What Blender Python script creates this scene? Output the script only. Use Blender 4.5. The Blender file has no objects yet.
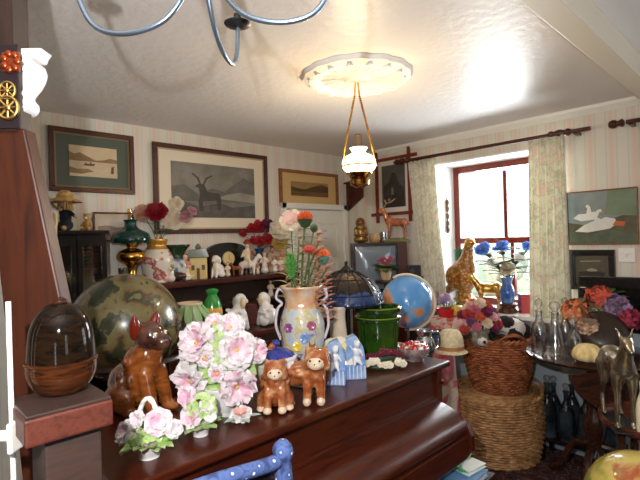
import bpy, bmesh, math, random
from mathutils import Vector, Matrix, Euler
R = random.Random(7)
PI = math.pi
rad = math.radians
sc = bpy.context.scene
COL = sc.collection

# ------------------------------------------------------------------ camera
EYE = 1.42
YAW = rad(46.1 - 90)
ROLL = rad(-1.75)
FPX = 457.0
cam_d = bpy.data.cameras.new('camera')
cam = bpy.data.objects.new('camera', cam_d)
COL.objects.link(cam)
CM = Matrix.Rotation(YAW, 3, 'Z') @ Matrix.Rotation(PI / 2, 3, 'X') @ Matrix.Rotation(ROLL, 3, 'Z')
cam.matrix_world = Matrix.Translation((0, 0, EYE)) @ CM.to_4x4()
cam_d.sensor_width = 36
cam_d.lens = FPX / 640 * 36
cam_d.clip_start = .02
sc.camera = cam
FACE = YAW


def ray(px, py):
    return CM @ Vector(((px - 320) / FPX, (240 - py) / FPX, -1))


def P(px, py, x=None, y=None, z=None, d=None):
    """the point of the room seen at a pixel, on a plane of the room or at a distance"""
    r = ray(px, py)
    t = d if d is not None else x / r.x if x is not None else y / r.y if y is not None else (z - EYE) / r.z
    return Vector((0, 0, EYE)) + r * t


def at(px, py, d, z):
    p = P(px, py, d=d)
    p.z = z
    return p


# ------------------------------------------------------------------ materials
def lin(c):
    if isinstance(c, (int, float)):
        c = (c, c, c)
    return tuple(((v / 255) / 12.92 if v / 255 <= .04045 else ((v / 255 + .055) / 1.055) ** 2.4) for v in c[:3]) + (1,)


MATS = {}


def nd(nt, t, **k):
    n = nt.nodes.new(t)
    for a, b in k.items():
        setattr(n, a, b)
    return n


def ramp(nt, stops, interp='LINEAR'):
    n = nt.nodes.new('ShaderNodeValToRGB')
    cr = n.color_ramp
    cr.interpolation = interp
    while len(cr.elements) > 1:
        cr.elements.remove(cr.elements[-1])
    cr.elements[0].position = stops[0][0]
    cr.elements[0].color = lin(stops[0][1])
    for p, c in stops[1:]:
        e = cr.elements.new(p)
        e.color = lin(c)
    return n


def mat(name, col, rough=.5, metal=0, stops=None, ns=10, det=3, st=(1, 1, 1), bump=0, bs=40, coat=0, trans=0,
        ior=1.45, emit=None, es=0, sss=0, tex='noise', interp='LINEAR', dist=0, spec=.5):
    if name in MATS:
        return MATS[name]
    m = bpy.data.materials.new(name)
    m.use_nodes = True
    nt = m.node_tree
    b = nt.nodes['Principled BSDF']
    b.inputs['Base Color'].default_value = lin(col)
    b.inputs['Roughness'].default_value = rough
    b.inputs['Metallic'].default_value = metal
    b.inputs['Coat Weight'].default_value = coat
    b.inputs['Coat Roughness'].default_value = .06
    b.inputs['Transmission Weight'].default_value = trans
    b.inputs['IOR'].default_value = ior
    b.inputs['Specular IOR Level'].default_value = spec
    if sss:
        b.inputs['Subsurface Weight'].default_value = sss
        b.inputs['Subsurface Radius'].default_value = (.02, .01, .008)
    if emit:
        b.inputs['Emission Color'].default_value = lin(emit)
        b.inputs['Emission Strength'].default_value = es
    if stops or bump:
        tc = nd(nt, 'ShaderNodeTexCoord')
        mp = nd(nt, 'ShaderNodeMapping')
        mp.inputs['Scale'].default_value = st
        nt.links.new(tc.outputs['Object'], mp.inputs['Vector'])
    if stops:
        if tex == 'noise':
            t = nd(nt, 'ShaderNodeTexNoise')
            t.inputs['Scale'].default_value = ns
            t.inputs['Detail'].default_value = det
            t.inputs['Distortion'].default_value = dist
            out = t.outputs['Fac']
        elif tex == 'voronoi':
            t = nd(nt, 'ShaderNodeTexVoronoi')
            t.inputs['Scale'].default_value = ns
            out = t.outputs['Distance']
        elif tex == 'wave':
            t = nd(nt, 'ShaderNodeTexWave')
            t.inputs['Scale'].default_value = ns
            t.inputs['Distortion'].default_value = dist
            t.inputs['Detail'].default_value = det
            out = t.outputs['Fac']
        nt.links.new(mp.outputs['Vector'], t.inputs['Vector'])
        r = ramp(nt, stops, interp)
        nt.links.new(out, r.inputs['Fac'])
        nt.links.new(r.outputs['Color'], b.inputs['Base Color'])
    if bump:
        t2 = nd(nt, 'ShaderNodeTexNoise')
        t2.inputs['Scale'].default_value = bs
        t2.inputs['Detail'].default_value = 4
        nt.links.new(mp.outputs['Vector'], t2.inputs['Vector'])
        bp = nd(nt, 'ShaderNodeBump')
        bp.inputs['Strength'].default_value = bump
        bp.inputs['Distance'].default_value = .01
        nt.links.new(t2.outputs['Fac'], bp.inputs['Height'])
        nt.links.new(bp.outputs['Normal'], b.inputs['Normal'])
    MATS[name] = m
    return m


def china(name, col, **k):
    return mat(name, col, rough=k.pop('rough', .18), coat=k.pop('coat', .4), **k)


def wood(name, c1, c2, st=(2, 14, 14), rough=.35, coat=.2, ns=3, bump=0):
    return mat(name, c1, rough=rough, coat=coat, stops=[(.3, c1), (.55, c2), (.75, c1)], ns=ns, det=5, st=st, dist=.6, bump=bump, bs=60)


def glass(name, col=(255, 255, 255), rough=.02, k=.18, fr=.7):
    """thin clear glass: mostly lets light straight through, mirrors at grazing angles"""
    if name in MATS:
        return MATS[name]
    m = bpy.data.materials.new(name)
    m.use_nodes = True
    nt = m.node_tree
    nt.nodes.remove(nt.nodes['Principled BSDF'])
    tr = nd(nt, 'ShaderNodeBsdfTransparent')
    tr.inputs['Color'].default_value = lin(col)
    gl = nd(nt, 'ShaderNodeBsdfGlossy')
    gl.inputs['Roughness'].default_value = rough
    lw = nd(nt, 'ShaderNodeLayerWeight')
    lw.inputs['Blend'].default_value = .35
    mu = nd(nt, 'ShaderNodeMath', operation='MULTIPLY_ADD')
    mu.inputs[1].default_value = fr
    mu.inputs[2].default_value = k * .4
    nt.links.new(lw.outputs['Fresnel'], mu.inputs[0])
    mx = nd(nt, 'ShaderNodeMixShader')
    nt.links.new(mu.outputs[0], mx.inputs['Fac'])
    nt.links.new(tr.outputs[0], mx.inputs[1])
    nt.links.new(gl.outputs[0], mx.inputs[2])
    nt.links.new(mx.outputs[0], nt.nodes['Material Output'].inputs['Surface'])
    MATS[name] = m
    return m


def stripes(name, axis):
    m = bpy.data.materials.new(name)
    m.use_nodes = True
    nt = m.node_tree
    b = nt.nodes['Principled BSDF']
    b.inputs['Roughness'].default_value = .6
    tc = nd(nt, 'ShaderNodeTexCoord')
    se = nd(nt, 'ShaderNodeSeparateXYZ')
    nt.links.new(tc.outputs['Object'], se.inputs[0])
    dv = nd(nt, 'ShaderNodeMath', operation='DIVIDE')
    dv.inputs[1].default_value = .115
    nt.links.new(se.outputs[axis], dv.inputs[0])
    fr = nd(nt, 'ShaderNodeMath', operation='FRACT')
    nt.links.new(dv.outputs[0], fr.inputs[0])
    r = ramp(nt, [(0, (218, 213, 200)), (.3, (218, 213, 200)), (.36, (204, 200, 186)), (.42, (220, 212, 198)), (.5, (220, 203, 188)),
                  (.6, (219, 198, 183)), (.7, (220, 204, 190)), (.78, (220, 212, 198)), (.84, (204, 200, 186)), (.9, (218, 213, 200))])
    nt.links.new(fr.outputs[0], r.inputs['Fac'])
    nt.links.new(r.outputs['Color'], b.inputs['Base Color'])
    MATS[name] = m
    return m


def translucent(m, f=.45):
    """thin cloth and petals let part of the light through"""
    if m.get('thin'):
        return m
    m['thin'] = 1
    nt = m.node_tree
    b = nt.nodes['Principled BSDF']
    t = nd(nt, 'ShaderNodeBsdfTranslucent')
    s = b.inputs['Base Color']
    if s.is_linked:
        nt.links.new(s.links[0].from_socket, t.inputs['Color'])
    else:
        t.inputs['Color'].default_value = s.default_value
    x = nd(nt, 'ShaderNodeMixShader')
    x.inputs['Fac'].default_value = f
    nt.links.new(b.outputs[0], x.inputs[1])
    nt.links.new(t.outputs[0], x.inputs[2])
    nt.links.new(x.outputs[0], nt.nodes['Material Output'].inputs['Surface'])
    return m


W = dict(
    mahog=wood('mahogany', (52, 18, 9), (78, 31, 15), st=(2, 16, 16), rough=.28, coat=.12),
    mahogv=wood('mahogany_upright', (44, 19, 9), (68, 31, 14), st=(14, 14, 1.6), rough=.45, coat=.06),
    dark=wood('dark_oak', (34, 22, 16), (52, 34, 24), st=(14, 14, 2), rough=.4),
    black=wood('ebonised_wood', (16, 14, 14), (26, 22, 20), st=(12, 12, 2), rough=.25),
    cap=wood('newel_top', (66, 28, 20), (92, 44, 30), st=(30, 2, 30), rough=.5, coat=.05),
    grey=wood('weathered_wood', (48, 40, 38), (66, 46, 38), st=(3, 3, 22), rough=.55, coat=0),
    frame=wood('picture_frame_wood', (58, 22, 14), (78, 34, 20), st=(8, 8, 8), rough=.35),
    frame2=wood('light_frame_wood', (120, 74, 40), (146, 92, 52), st=(8, 8, 8), rough=.4),
    red=wood('redwood_frame', (96, 30, 18), (124, 46, 26), st=(8, 8, 3), rough=.3),
    tbl=wood('table_wood', (46, 25, 18), (66, 37, 25), st=(3, 14, 14), rough=.22, coat=.5),
    brass=mat('brass', (196, 148, 66), .25, 1, stops=[(.35, (170, 118, 46)), (.65, (214, 172, 88))], ns=30),
    gold=mat('gold_glaze', (202, 150, 60), .2, .6, stops=[(.4, (176, 112, 36)), (.62, (228, 190, 108))], ns=28),
    steel=mat('chandelier_metal', (150, 168, 186), .28, .9),
    pewter=mat('pewter', (72, 72, 74), .4, .8),
    white=china('white_porcelain', (240, 240, 240)),
    cream=china('cream_porcelain', (236, 224, 196)),
    blackc=china('black_glaze', (18, 16, 16)),
    paint=mat('white_paint', (236, 234, 226), .4),
    plaster=mat('plaster', (238, 238, 238), .6),
    lead=mat('dark_leading', (24, 22, 22), .4, .3),
    leather=mat('dark_leather', (34, 22, 26), .5),
    leaf=mat('leaf_green', (70, 104, 52), .45, stops=[(.35, (52, 84, 42)), (.65, (96, 130, 66))], ns=20),
    leafd=mat('leaf_dark', (40, 66, 40), .45, stops=[(.35, (28, 50, 32)), (.65, (58, 86, 50))], ns=20),
    stem=mat('stem_green', (88, 108, 62), .5),
)


# ------------------------------------------------------------------ object helpers
def tag(o, label, cat, group=None, kind=None):
    o['label'] = label
    o['category'] = cat
    if group:
        o['group'] = group
    if kind:
        o['kind'] = kind
    return o


def thing(name, label, cat, loc=(0, 0, 0), rz=0, group=None):
    o = bpy.data.objects.new(name, None)
    o.empty_display_size = .05
    COL.objects.link(o)
    o.location = loc
    o.rotation_euler = (0, 0, rz)
    return tag(o, label, cat, group)


def dup(o, loc=None, rz=None, label=None, group=None, scale=None):
    r = o.copy()
    COL.objects.link(r)
    if loc is not None:
        r.location = loc
    if rz is not None:
        r.rotation_euler = (0, 0, rz)
    if scale is not None:
        r.scale = (scale,) * 3
    if label:
        r['label'] = label
    if group:
        r['group'] = group

    def kids(a, b):
        for ch in list(a.children):
            c = ch.copy()
            COL.objects.link(c)
            c.parent = b
            kids(ch, c)
    kids(o, r)
    return r


class MB:
    def __init__(s):
        s.bm = bmesh.new()
        s.mi = 0

    def _done(s, fs):
        for f in fs:
            f.material_index = s.mi

    def box(s, c, size, rot=None, bev=0):
        t = bmesh.new()
        bmesh.ops.create_cube(t, size=1)
        for v in t.verts:
            v.co = Vector((v.co.x * size[0], v.co.y * size[1], v.co.z * size[2]))
        if bev:
            bmesh.ops.bevel(t, geom=list(t.edges), offset=bev, segments=2, affect='EDGES', profile=.6)
        M4 = Matrix.Translation(c) @ (rot.to_matrix().to_4x4() if isinstance(rot, Euler) else rot.to_4x4() if rot else Matrix())
        s._merge(t, M4)
        return s

    def _merge(s, t, M4):
        mp = {}
        for v in t.verts:
            mp[v] = s.bm.verts.new(M4 @ v.co)
        for f in t.faces:
            try:
                nf = s.bm.faces.new([mp[v] for v in f.verts])
                nf.material_index = s.mi
            except ValueError:
                pass
        t.free()

    def ell(s, c, r, rot=None, sub=2):
        t = bmesh.new()
        bmesh.ops.create_icosphere(t, subdivisions=sub, radius=1)
        if isinstance(r, (int, float)):
            r = (r, r, r)
        M4 = Matrix.Translation(c) @ (Euler(rot).to_matrix().to_4x4() if rot else Matrix()) @ Matrix.Diagonal((*r, 1))
        s._merge(t, M4)
        return s

    def ball(s, c, r, seg=40, rings=24, sq=1):
        t = bmesh.new()
        bmesh.ops.create_uvsphere(t, u_segments=seg, v_segments=rings, radius=r)
        s._merge(t, Matrix.Translation(c) @ Matrix.Diagonal((1, 1, sq, 1)))
        return s

    def lathe(s, prof, c=(0, 0, 0), seg=24, rot=None, lobe=None):
        M4 = Matrix.Translation(c) @ (Euler(rot).to_matrix().to_4x4() if rot else Matrix())
        rings = []
        for r, z in prof:
            if r < 1e-5:
                rings.append([s.bm.verts.new(M4 @ Vector((0, 0, z)))])
            else:
                ring = []
                for i in range(seg):
                    a = 2 * PI * i / seg
                    k = 1 + (lobe[1] * math.cos(lobe[0] * a) if lobe else 0)
                    ring.append(s.bm.verts.new(M4 @ Vector((r * k * math.cos(a), r * k * math.sin(a), z))))
                rings.append(ring)
        for a, b in zip(rings, rings[1:]):
            if len(a) == 1 and len(b) == 1:
                continue
            for i in range(seg):
                j = (i + 1) % seg
                if len(a) == 1:
                    f = (a[0], b[j], b[i])
                elif len(b) == 1:
                    f = (a[i], a[j], b[0])
                else:
                    f = (a[i], a[j], b[j], b[i])
                s.bm.faces.new(f).material_index = s.mi
        for ring, fl in ((rings[0], True), (rings[-1], False)):
            if len(ring) > 1:
                s.bm.faces.new(list(reversed(ring)) if fl else ring).material_index = s.mi
        return s

    def tube(s, pts, r, seg=8, closed=False):
        pts = [Vector(p) for p in pts]
        n = len(pts)
        rr = r if isinstance(r, (list, tuple)) else [r] * n
        rings = []
        up = None
        for i in range(n):
            if closed:
                t = pts[(i + 1) % n] - pts[i - 1]
            else:
                t = pts[min(i + 1, n - 1)] - pts[max(i - 1, 0)]
            if t.length < 1e-9:
                t = Vector((0, 0, 1))
            t.normalize()
            if up is None:
                up = Vector((0, 0, 1)) if abs(t.z) < .9 else Vector((1, 0, 0))
            side = t.cross(up)
            if side.length < 1e-6:
                side = t.orthogonal()
            side.normalize()
            up = side.cross(t).normalized()
            rings.append([s.bm.verts.new(pts[i] + (side * math.cos(2 * PI * k / seg) + up * math.sin(2 * PI * k / seg)) * rr[i]) for k in range(seg)])
        for i in range(n if closed else n - 1):
            a, b = rings[i], rings[(i + 1) % n]
            for k in range(seg):
                j = (k + 1) % seg
                s.bm.faces.new((a[k], a[j], b[j], b[k])).material_index = s.mi
        if not closed:
            s.bm.faces.new(list(reversed(rings[0]))).material_index = s.mi
            s.bm.faces.new(rings[-1]).material_index = s.mi
        return s

    def prism(s, pts, d0, d1, plane='xz'):
        """polygon extruded: plane xz -> along y, yz -> along x, xy -> along z"""
        def v3(a, b, d):
            return {'xz': (a, d, b), 'yz': (d, a, b), 'xy': (a, b, d)}[plane]
        A = [s.bm.verts.new(v3(a, b, d0)) for a, b in pts]
        B = [s.bm.verts.new(v3(a, b, d1)) for a, b in pts]
        n = len(pts)
        fs = [s.bm.faces.new(A), s.bm.faces.new(list(reversed(B)))]
        for i in range(n):
            j = (i + 1) % n
            fs.append(s.bm.faces.new((A[i], B[i], B[j], A[j])))
        s._done(fs)
        return s

    def grid(s, fn, nu, nv):
        V = [[s.bm.verts.new(fn(u / nu, v / nv)) for v in range(nv + 1)] for u in range(nu + 1)]
        for u in range(nu):
            for v in range(nv):
                s.bm.faces.new((V[u][v], V[u + 1][v], V[u + 1][v + 1], V[u][v + 1])).material_index = s.mi
        return s

    def bloom(s, c, nrm, r, layers=3, n=6, m0=0, m1=0, open_=.75, ruf=.1, rnd=R):
        """a flower of curved petals around an axis; m0 inner, m1 outer petal colour"""
        q = Vector(nrm).normalized().to_track_quat('Z', 'Y').to_matrix().to_4x4()
        M4 = Matrix.Translation(c) @ q
        for L in range(layers):
            f = (L + 1) / layers
            rl = r * (.45 + .55 * f)
            tilt = (1 - f) * 1.1 + (1 - open_)
            s.mi = m1 if f > .6 else m0
            for i in range(n):
                a = 2 * PI * (i + .5 * L) / n + rnd.uniform(-.12, .12)
                wd = rl * PI / n * 1.35
                ca, sa = math.cos(a), math.sin(a)

                def fn(u, v, ca=ca, sa=sa, rl=rl, wd=wd, tilt=tilt, jit=rnd.uniform(-ruf, ruf)):
                    w = (v - .5) * 2 * wd * math.sin(PI * (.10 + .72 * u)) ** .7 * (1 + ruf * math.sin(7 * u + 3 * v))
                    o = rl * u * math.cos(tilt * (1 - .35 * u)) + .04 * r
                    z = rl * u * math.sin(tilt) - r * .25 * u * u * (1 - tilt * .5) + abs(v - .5) * wd * .5 + jit * r * u + ruf * .9 * r * u * u * math.sin(v * 9 + a * 5)
                    return M4 @ Vector((ca * o - sa * w, sa * o + ca * w, z))
                s.grid(fn, 5, 6)
        return s

    def leafblade(s, p, d, ln, wd, droop=.3, up=(0, 0, 1)):
        p = Vector(p)
        d = Vector(d).normalized()
        up = Vector(up)
        sd = d.cross(up)
        if sd.length < 1e-4:
            sd = d.orthogonal()
        sd.normalize()
        u2 = sd.cross(d)

        def fn(u, v):
            w = (v - .5) * wd * math.sin(PI * min(1, .08 + .92 * u)) ** .8
            return p + d * ln * u + sd * w + u2 * (-droop * ln * u * u + abs(v - .5) * wd * .25)
        s.grid(fn, 5, 2)
        return s

    def build(s, name, mats, parent=None, smooth=True, sub=0, solid=0, bev=0):
        me = bpy.data.meshes.new(name)
        bmesh.ops.recalc_face_normals(s.bm, faces=list(s.bm.faces))
        s.bm.to_mesh(me)
        s.bm.free()
        for m in (mats if isinstance(mats, (list, tuple)) else [mats]):
            me.materials.append(m)
        for p in me.polygons:
            p.use_smooth = bool(smooth)
        o = bpy.data.objects.new(name, me)
        COL.objects.link(o)
        if smooth:
            try:
                me.set_sharp_from_angle(angle=rad(42))
            except Exception:
                pass
        if solid:
            m = o.modifiers.new('solid', 'SOLIDIFY')
            m.thickness = solid
            m.offset = 0
        if bev:
            m = o.modifiers.new('bevel', 'BEVEL')
            m.width = bev
            m.segments = 2
            m.limit_method = 'ANGLE'
        if sub:
            m = o.modifiers.new('sub', 'SUBSURF')
            m.levels = m.render_levels = sub
        if parent:
            o.parent = parent
        return o


def struct(o, kind='structure'):
    o['kind'] = kind
    return o


def blob(name, prims, mats, parent=None, S=1.0, vox=None, sm=3, H=1.0):
    """one continuous body grown from ellipsoids ('e',c,r,mat[,rot]) and tapered limbs ('c',p0,r0,p1,r1,mat)"""
    vox = (vox or .022) * S
    mb = MB()
    Q = []
    for p in prims:
        if p[0] == 'e':
            c = Vector(p[1]) * S
            r = p[2] if not isinstance(p[2], (int, float)) else (p[2],) * 3
            r = Vector(r) * S
            rot = p[4] if len(p) > 4 else None
            mb.ell(c, tuple(r), rot, 3)
            Q.append(('e', c, r, Euler(rot).to_matrix().inverted() if rot else None, p[3]))
        else:
            a, ra, b, rb, mi = Vector(p[1]) * S, p[2] * S, Vector(p[3]) * S, p[4] * S, p[5]
            n = 7
            pts = [a.lerp(b, i / (n - 1)) for i in range(n)]
            rr = [ra + (rb - ra) * i / (n - 1) for i in range(n)]
            mb.tube(pts, rr, 10)
            mb.ell(a, ra, None, 2)
            mb.ell(b, rb, None, 2)
            Q.append(('c', a, b, ra, rb, mi))
    o = mb.build(name, mats, None)
    m = o.modifiers.new('r', 'REMESH')
    m.mode = 'VOXEL'
    m.voxel_size = vox
    m = o.modifiers.new('s', 'SMOOTH')
    m.iterations = sm
    m.factor = .5
    dg = bpy.context.evaluated_depsgraph_get()
    me = bpy.data.meshes.new_from_object(o.evaluated_get(dg))
    me.name = name
    old = o.data
    o.modifiers.clear()
    o.data = me
    bpy.data.meshes.remove(old)
    me.materials.clear()
    for mm in mats:
        me.materials.append(mm)
    for f in me.polygons:
        f.use_smooth = True
        c = f.center
        best, bi = 1e9, 0
        for q in Q:
            if q[0] == 'e':
                v = c - q[1]
                if q[3]:
                    v = q[3] @ v
                k = Vector((v.x / q[2].x, v.y / q[2].y, v.z / q[2].z)).length
                d = (k - 1) * min(q[2])
            else:
                ab = q[2] - q[1]
                t = max(0, min(1, (c - q[1]).dot(ab) / max(1e-12, ab.length_squared)))
                d = (c - q[1].lerp(q[2], t)).length - (q[3] + (q[4] - q[3]) * t)
            if d <= best:
                best, bi = d, q[-1]
        f.material_index = bi
    # stand the body on its lowest point
    zm = min(v.co.z for v in me.vertices)
    for v in me.vertices:
        v.co.z -= zm
    if parent:
        o.parent = parent
    return o


def smooth_pts(pts, n=6):
    """Catmull-Rom through the points"""
    pts = [Vector(p) for p in pts]
    out = []
    for i in range(len(pts) - 1):
        p0, p1, p2, p3 = pts[max(i - 1, 0)], pts[i], pts[i + 1], pts[min(i + 2, len(pts) - 1)]
        for k in range(n):
            t = k / n
            out.append(.5 * ((2 * p1) + (p2 - p0) * t + (2 * p0 - 5 * p1 + 4 * p2 - p3) * t * t + (3 * p1 - p0 - 3 * p2 + p3) * t ** 3))
    out.append(pts[-1])
    return out


def prof(pts, n=4):
    return [(max(0, p.x), p.y) for p in smooth_pts([(a, b, 0) for a, b in pts], n)]

# ================================================================== THE ROOM
YL, XW, ZC = 2.95, 3.2, 2.20      # left wall, window wall, ceiling
X0, Y0 = -1.55, -2.4
wp_l = stripes('wallpaper_left', 0)
wp_r = stripes('wallpaper_window', 1)
ceil_m = mat('ceiling_paint', (234, 230, 228), .42, bump=.3, bs=26)
carpet = mat('carpet_pattern', (60, 26, 26), .95, stops=[(.36, (22, 18, 26)), (.45, (74, 24, 26)), (.5, (34, 24, 30)), (.54, (120, 92, 76)), (.57, (58, 22, 24)), (.66, (26, 20, 28))], ns=13, det=3, dist=1.6)
struct(MB().box(((X0 + XW) / 2, (Y0 + YL) / 2, -.05), (XW - X0 + .8, YL - Y0 + .8, .1)).build('floor', carpet, smooth=False))
struct(MB().box(((X0 + XW) / 2, (Y0 + YL) / 2, ZC + .05), (XW - X0 + .8, YL - Y0 + .8, .1)).build('ceiling', ceil_m, smooth=False))
struct(MB().box(((X0 + XW) / 2, YL + .1, ZC / 2), (XW - X0 + .8, .2, ZC)).build('wall_left', wp_l, smooth=False))
dim_finish = wood('dim_wall_finish', (52, 38, 30), (70, 52, 42), st=(14, 14, 2), rough=.6, coat=0)  # unseen walls given a dark finish to cut reflections and fill
nx0, nx1, nz0, nz1 = .05, .60, .85, 2.0       # unseen opening added behind the camera for broad fill light
mb = MB()
mb.box(((X0 - .4 + nx0) / 2, Y0 - .1, ZC / 2), (nx0 - X0 + .4, .2, ZC))
mb.box(((XW + .4 + nx1) / 2, Y0 - .1, ZC / 2), (XW + .4 - nx1, .2, ZC))
mb.box(((nx0 + nx1) / 2, Y0 - .1, nz0 / 2), (nx1 - nx0, .2, nz0))
mb.box(((nx0 + nx1) / 2, Y0 - .1, (nz1 + ZC) / 2), (nx1 - nx0, .2, ZC - nz1))
struct(mb.build('wall_near', dim_finish, smooth=False))
mb = MB()
for xx in (nx0 + .025, (nx0 + nx1) / 2, nx1 - .025):
    mb.box((xx, Y0 - .15, (nz0 + nz1) / 2), (.05, .06, nz1 - nz0))
for zz in (nz0 + .025, (nz0 + nz1) / 2, nz1 - .025):
    mb.box(((nx0 + nx1) / 2, Y0 - .15, zz), (nx1 - nx0, .05, .05))
w4 = struct(mb.build('window_4', W['red'], smooth=False))  # unseen window put in only to bring in fill light
MB().box(((nx0 + nx1) / 2, Y0 - .15, (nz0 + nz1) / 2), (nx1 - nx0 - .1, .004, nz1 - nz0 - .1)).build('pane', glass('window_glass'), w4, smooth=False)


def holed_wall(name, x0, x1, ya, yb, holes, m):
    """wall between x0 and x1 with window openings (y0,y1,z0,z1)"""
    mb = MB()
    ys = ya
    for (a, b, z0, z1) in sorted(holes):
        mb.box(((x0 + x1) / 2, (ys + a) / 2, ZC / 2), (x1 - x0, a - ys, ZC))
        mb.box(((x0 + x1) / 2, (a + b) / 2, z0 / 2), (x1 - x0, b - a, z0))
        mb.box(((x0 + x1) / 2, (a + b) / 2, (z1 + ZC) / 2), (x1 - x0, b - a, ZC - z1))
        ys = b
    mb.box(((x0 + x1) / 2, (ys + yb) / 2, ZC / 2), (x1 - x0, yb - ys, ZC))
    return struct(mb.build(name, m, smooth=False))


HW1 = (1.02, 1.99, .86, 2.0)
HW2 = (-.75, .22, .86, 2.0)
HR = (-2.05, -1.35, .5, 1.5)
holed_wall('wall_right', XW, XW + .42, Y0, YL, [HW1, HW2], wp_r)
holed_wall('wall_rear', X0 - .25, X0, Y0, YL, [HR], dim_finish)
reveal = mat('reveal_paint', (242, 242, 238), .5)


def window(i, h, xin, xout, dirn, meet=None):
    """sash window standing in the reveal; dirn +1 when outside lies towards +x"""
    y0, y1, z0, z1 = h
    xs = xout - dirn * .09
    cx, cz = (y0 + y1) / 2, (z0 + z1) / 2
    t = .012
    mb = MB()
    x_a, x_b = sorted((xin, xout))
    xc, xl = (x_a + x_b) / 2, x_b - x_a
    for yy in (y0 + t / 2, y1 - t / 2):
        mb.box((xc, yy, cz), (xl, t, z1 - z0))
    mb.box((xc, cx, z1 - t / 2), (xl, y1 - y0, t))
    mb.box((xc, cx, z0 + t / 2), (xl, y1 - y0, t))
    rv = struct(mb.build('trim_%d' % i, reveal, smooth=False))
    y0 += t
    y1 -= t
    z0 += t
    z1 -= t
    fw = .05
    mb = MB()
    for yy in (y0 + fw / 2, y1 - fw / 2):
        mb.box((xs, yy, cz), (.07, fw, z1 - z0), bev=.005)
    for zz in (z0 + fw / 2, z1 - fw / 2):
        mb.box((xs, cx, zz), (.07, y1 - y0 - 2 * fw, fw), bev=.005)
    w = struct(mb.build('window_%d' % i, W['red'], smooth=False))
    zm = meet or cz
    mb = MB()
    mb.box((xs - dirn * .01, cx, zm), (.06, y1 - y0 - 2 * fw, .045), bev=.004)
    mb.build('meeting_rail', W['red'], w, smooth=False)
    mb = MB()
    cx2 = cx + (.045 if i == 1 else 0)
    mb.box((xs, cx2, (z1 - fw + zm) / 2), (.035, .028, z1 - fw - zm - .045), bev=.004)
    mb.box((xs, cx, (z0 + fw + zm) / 2), (.035, .028, zm - z0 - fw - .045), bev=.004)
    mb.build('glazing_bar', W['red'], w, smooth=False)
    MB().box((xs, cx, cz), (.004, y1 - y0 - 2 * fw, z1 - z0 - 2 * fw)).build('pane', glass('window_glass'), w, smooth=False)
    return w


window(1, HW1, XW + .001, XW + .40, 1, 1.375)
window(2, HW2, XW + .001, XW + .40, 1, 1.375)
window(3, HR, X0 - .001, X0 - .23, -1)
# painted sill boards reaching into the room
for k, h in ((4, HW1), (5, HW2)):
    struct(MB().box((XW - .06, (h[0] + h[1]) / 2, .858), (.16, h[1] - h[0] + .2, .03), bev=.006).build('trim_%d' % k, W['paint'], smooth=False))

# ceiling beam, cornice strip and skirting
struct(MB().box(((X0 + XW) / 2, .50, ZC - .051), (XW - X0 - .002, .085, .102), bev=.004).build('trim_6', mat('beam_paint', (238, 226, 204), .45), smooth=False))
struct(MB().prism([(XW - .001, ZC - .001), (XW - .035, ZC - .001), (XW - .03, ZC - .02), (XW - .001, ZC - .05)], .55, YL, 'xz').build('trim_8', W['paint'], smooth=False))
struct(MB().box(((X0 + XW) / 2, YL - .011, .06), (XW - X0, .02, .12)).build('baseboard_left', W['paint'], smooth=False))
struct(MB().box((XW - .011, (Y0 + YL - .03) / 2, .06), (.02, YL - Y0 - .03, .12)).build('baseboard_right', mat('blue_grey_paint', (150, 160, 168), .5), smooth=False))
# pale blue-grey dado below the sill
struct(MB().box((XW - .004, (Y0 + YL - .04) / 2, .47), (.006, YL - Y0 - .04, .68)).build('trim_9', mat('dado_paint', (176, 186, 194), .5), smooth=False))

# white cupboard door in the left wall
dx0, dx1, dz1 = 2.44, 3.12, 1.68
d = MB()
d.box(((dx0 + dx1) / 2, YL - .013, dz1 / 2 + .06), (dx1 - dx0, .02, dz1 - .12), bev=.003)
door = struct(d.build('door_1', W['paint'], smooth=False))
mb = MB()
for a, b in ((dx0 + .07, (dx0 + dx1) / 2 - .03), ((dx0 + dx1) / 2 + .03, dx1 - .07)):
    for z0, z1 in ((.25, .85), (.98, 1.58)):
        for q in ((a, b, z0, z0 + .02), (a, b, z1 - .02, z1), (a, a + .02, z0, z1), (b - .02, b, z0, z1)):
            mb.box(((q[0] + q[1]) / 2, YL - .026, (q[2] + q[3]) / 2), (q[1] - q[0], .012, q[3] - q[2]), bev=.003)
mb.build('panel_moulding', W['paint'], door, smooth=False)
mb = MB()
mb.box((dx0 - .03, YL - .02, dz1 / 2 + .03), (.055, .035, dz1 + .06), bev=.006)
mb.box((dx1 + .03, YL - .02, dz1 / 2 + .03), (.055, .035, dz1 + .06), bev=.006)
mb.box(((dx0 + dx1) / 2, YL - .02, dz1 + .035), (dx1 - dx0 + .115, .035, .05), bev=.006)
mb.build('door_frame', W['paint'], door, smooth=False)

# outdoors: lawn and a bank of shrubs with daylight glare put into their pale colours
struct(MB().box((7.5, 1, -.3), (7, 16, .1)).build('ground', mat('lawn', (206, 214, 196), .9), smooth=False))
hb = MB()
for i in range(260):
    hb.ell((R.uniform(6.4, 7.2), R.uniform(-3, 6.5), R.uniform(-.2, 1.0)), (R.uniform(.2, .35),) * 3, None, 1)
tag(hb.build('garden_hedge', mat('hedge_glare_tint', (214, 222, 204), .8), smooth=False), 'pale green hedge outside the window, daylight glare put into its colour', 'hedge', kind='stuff')

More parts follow.
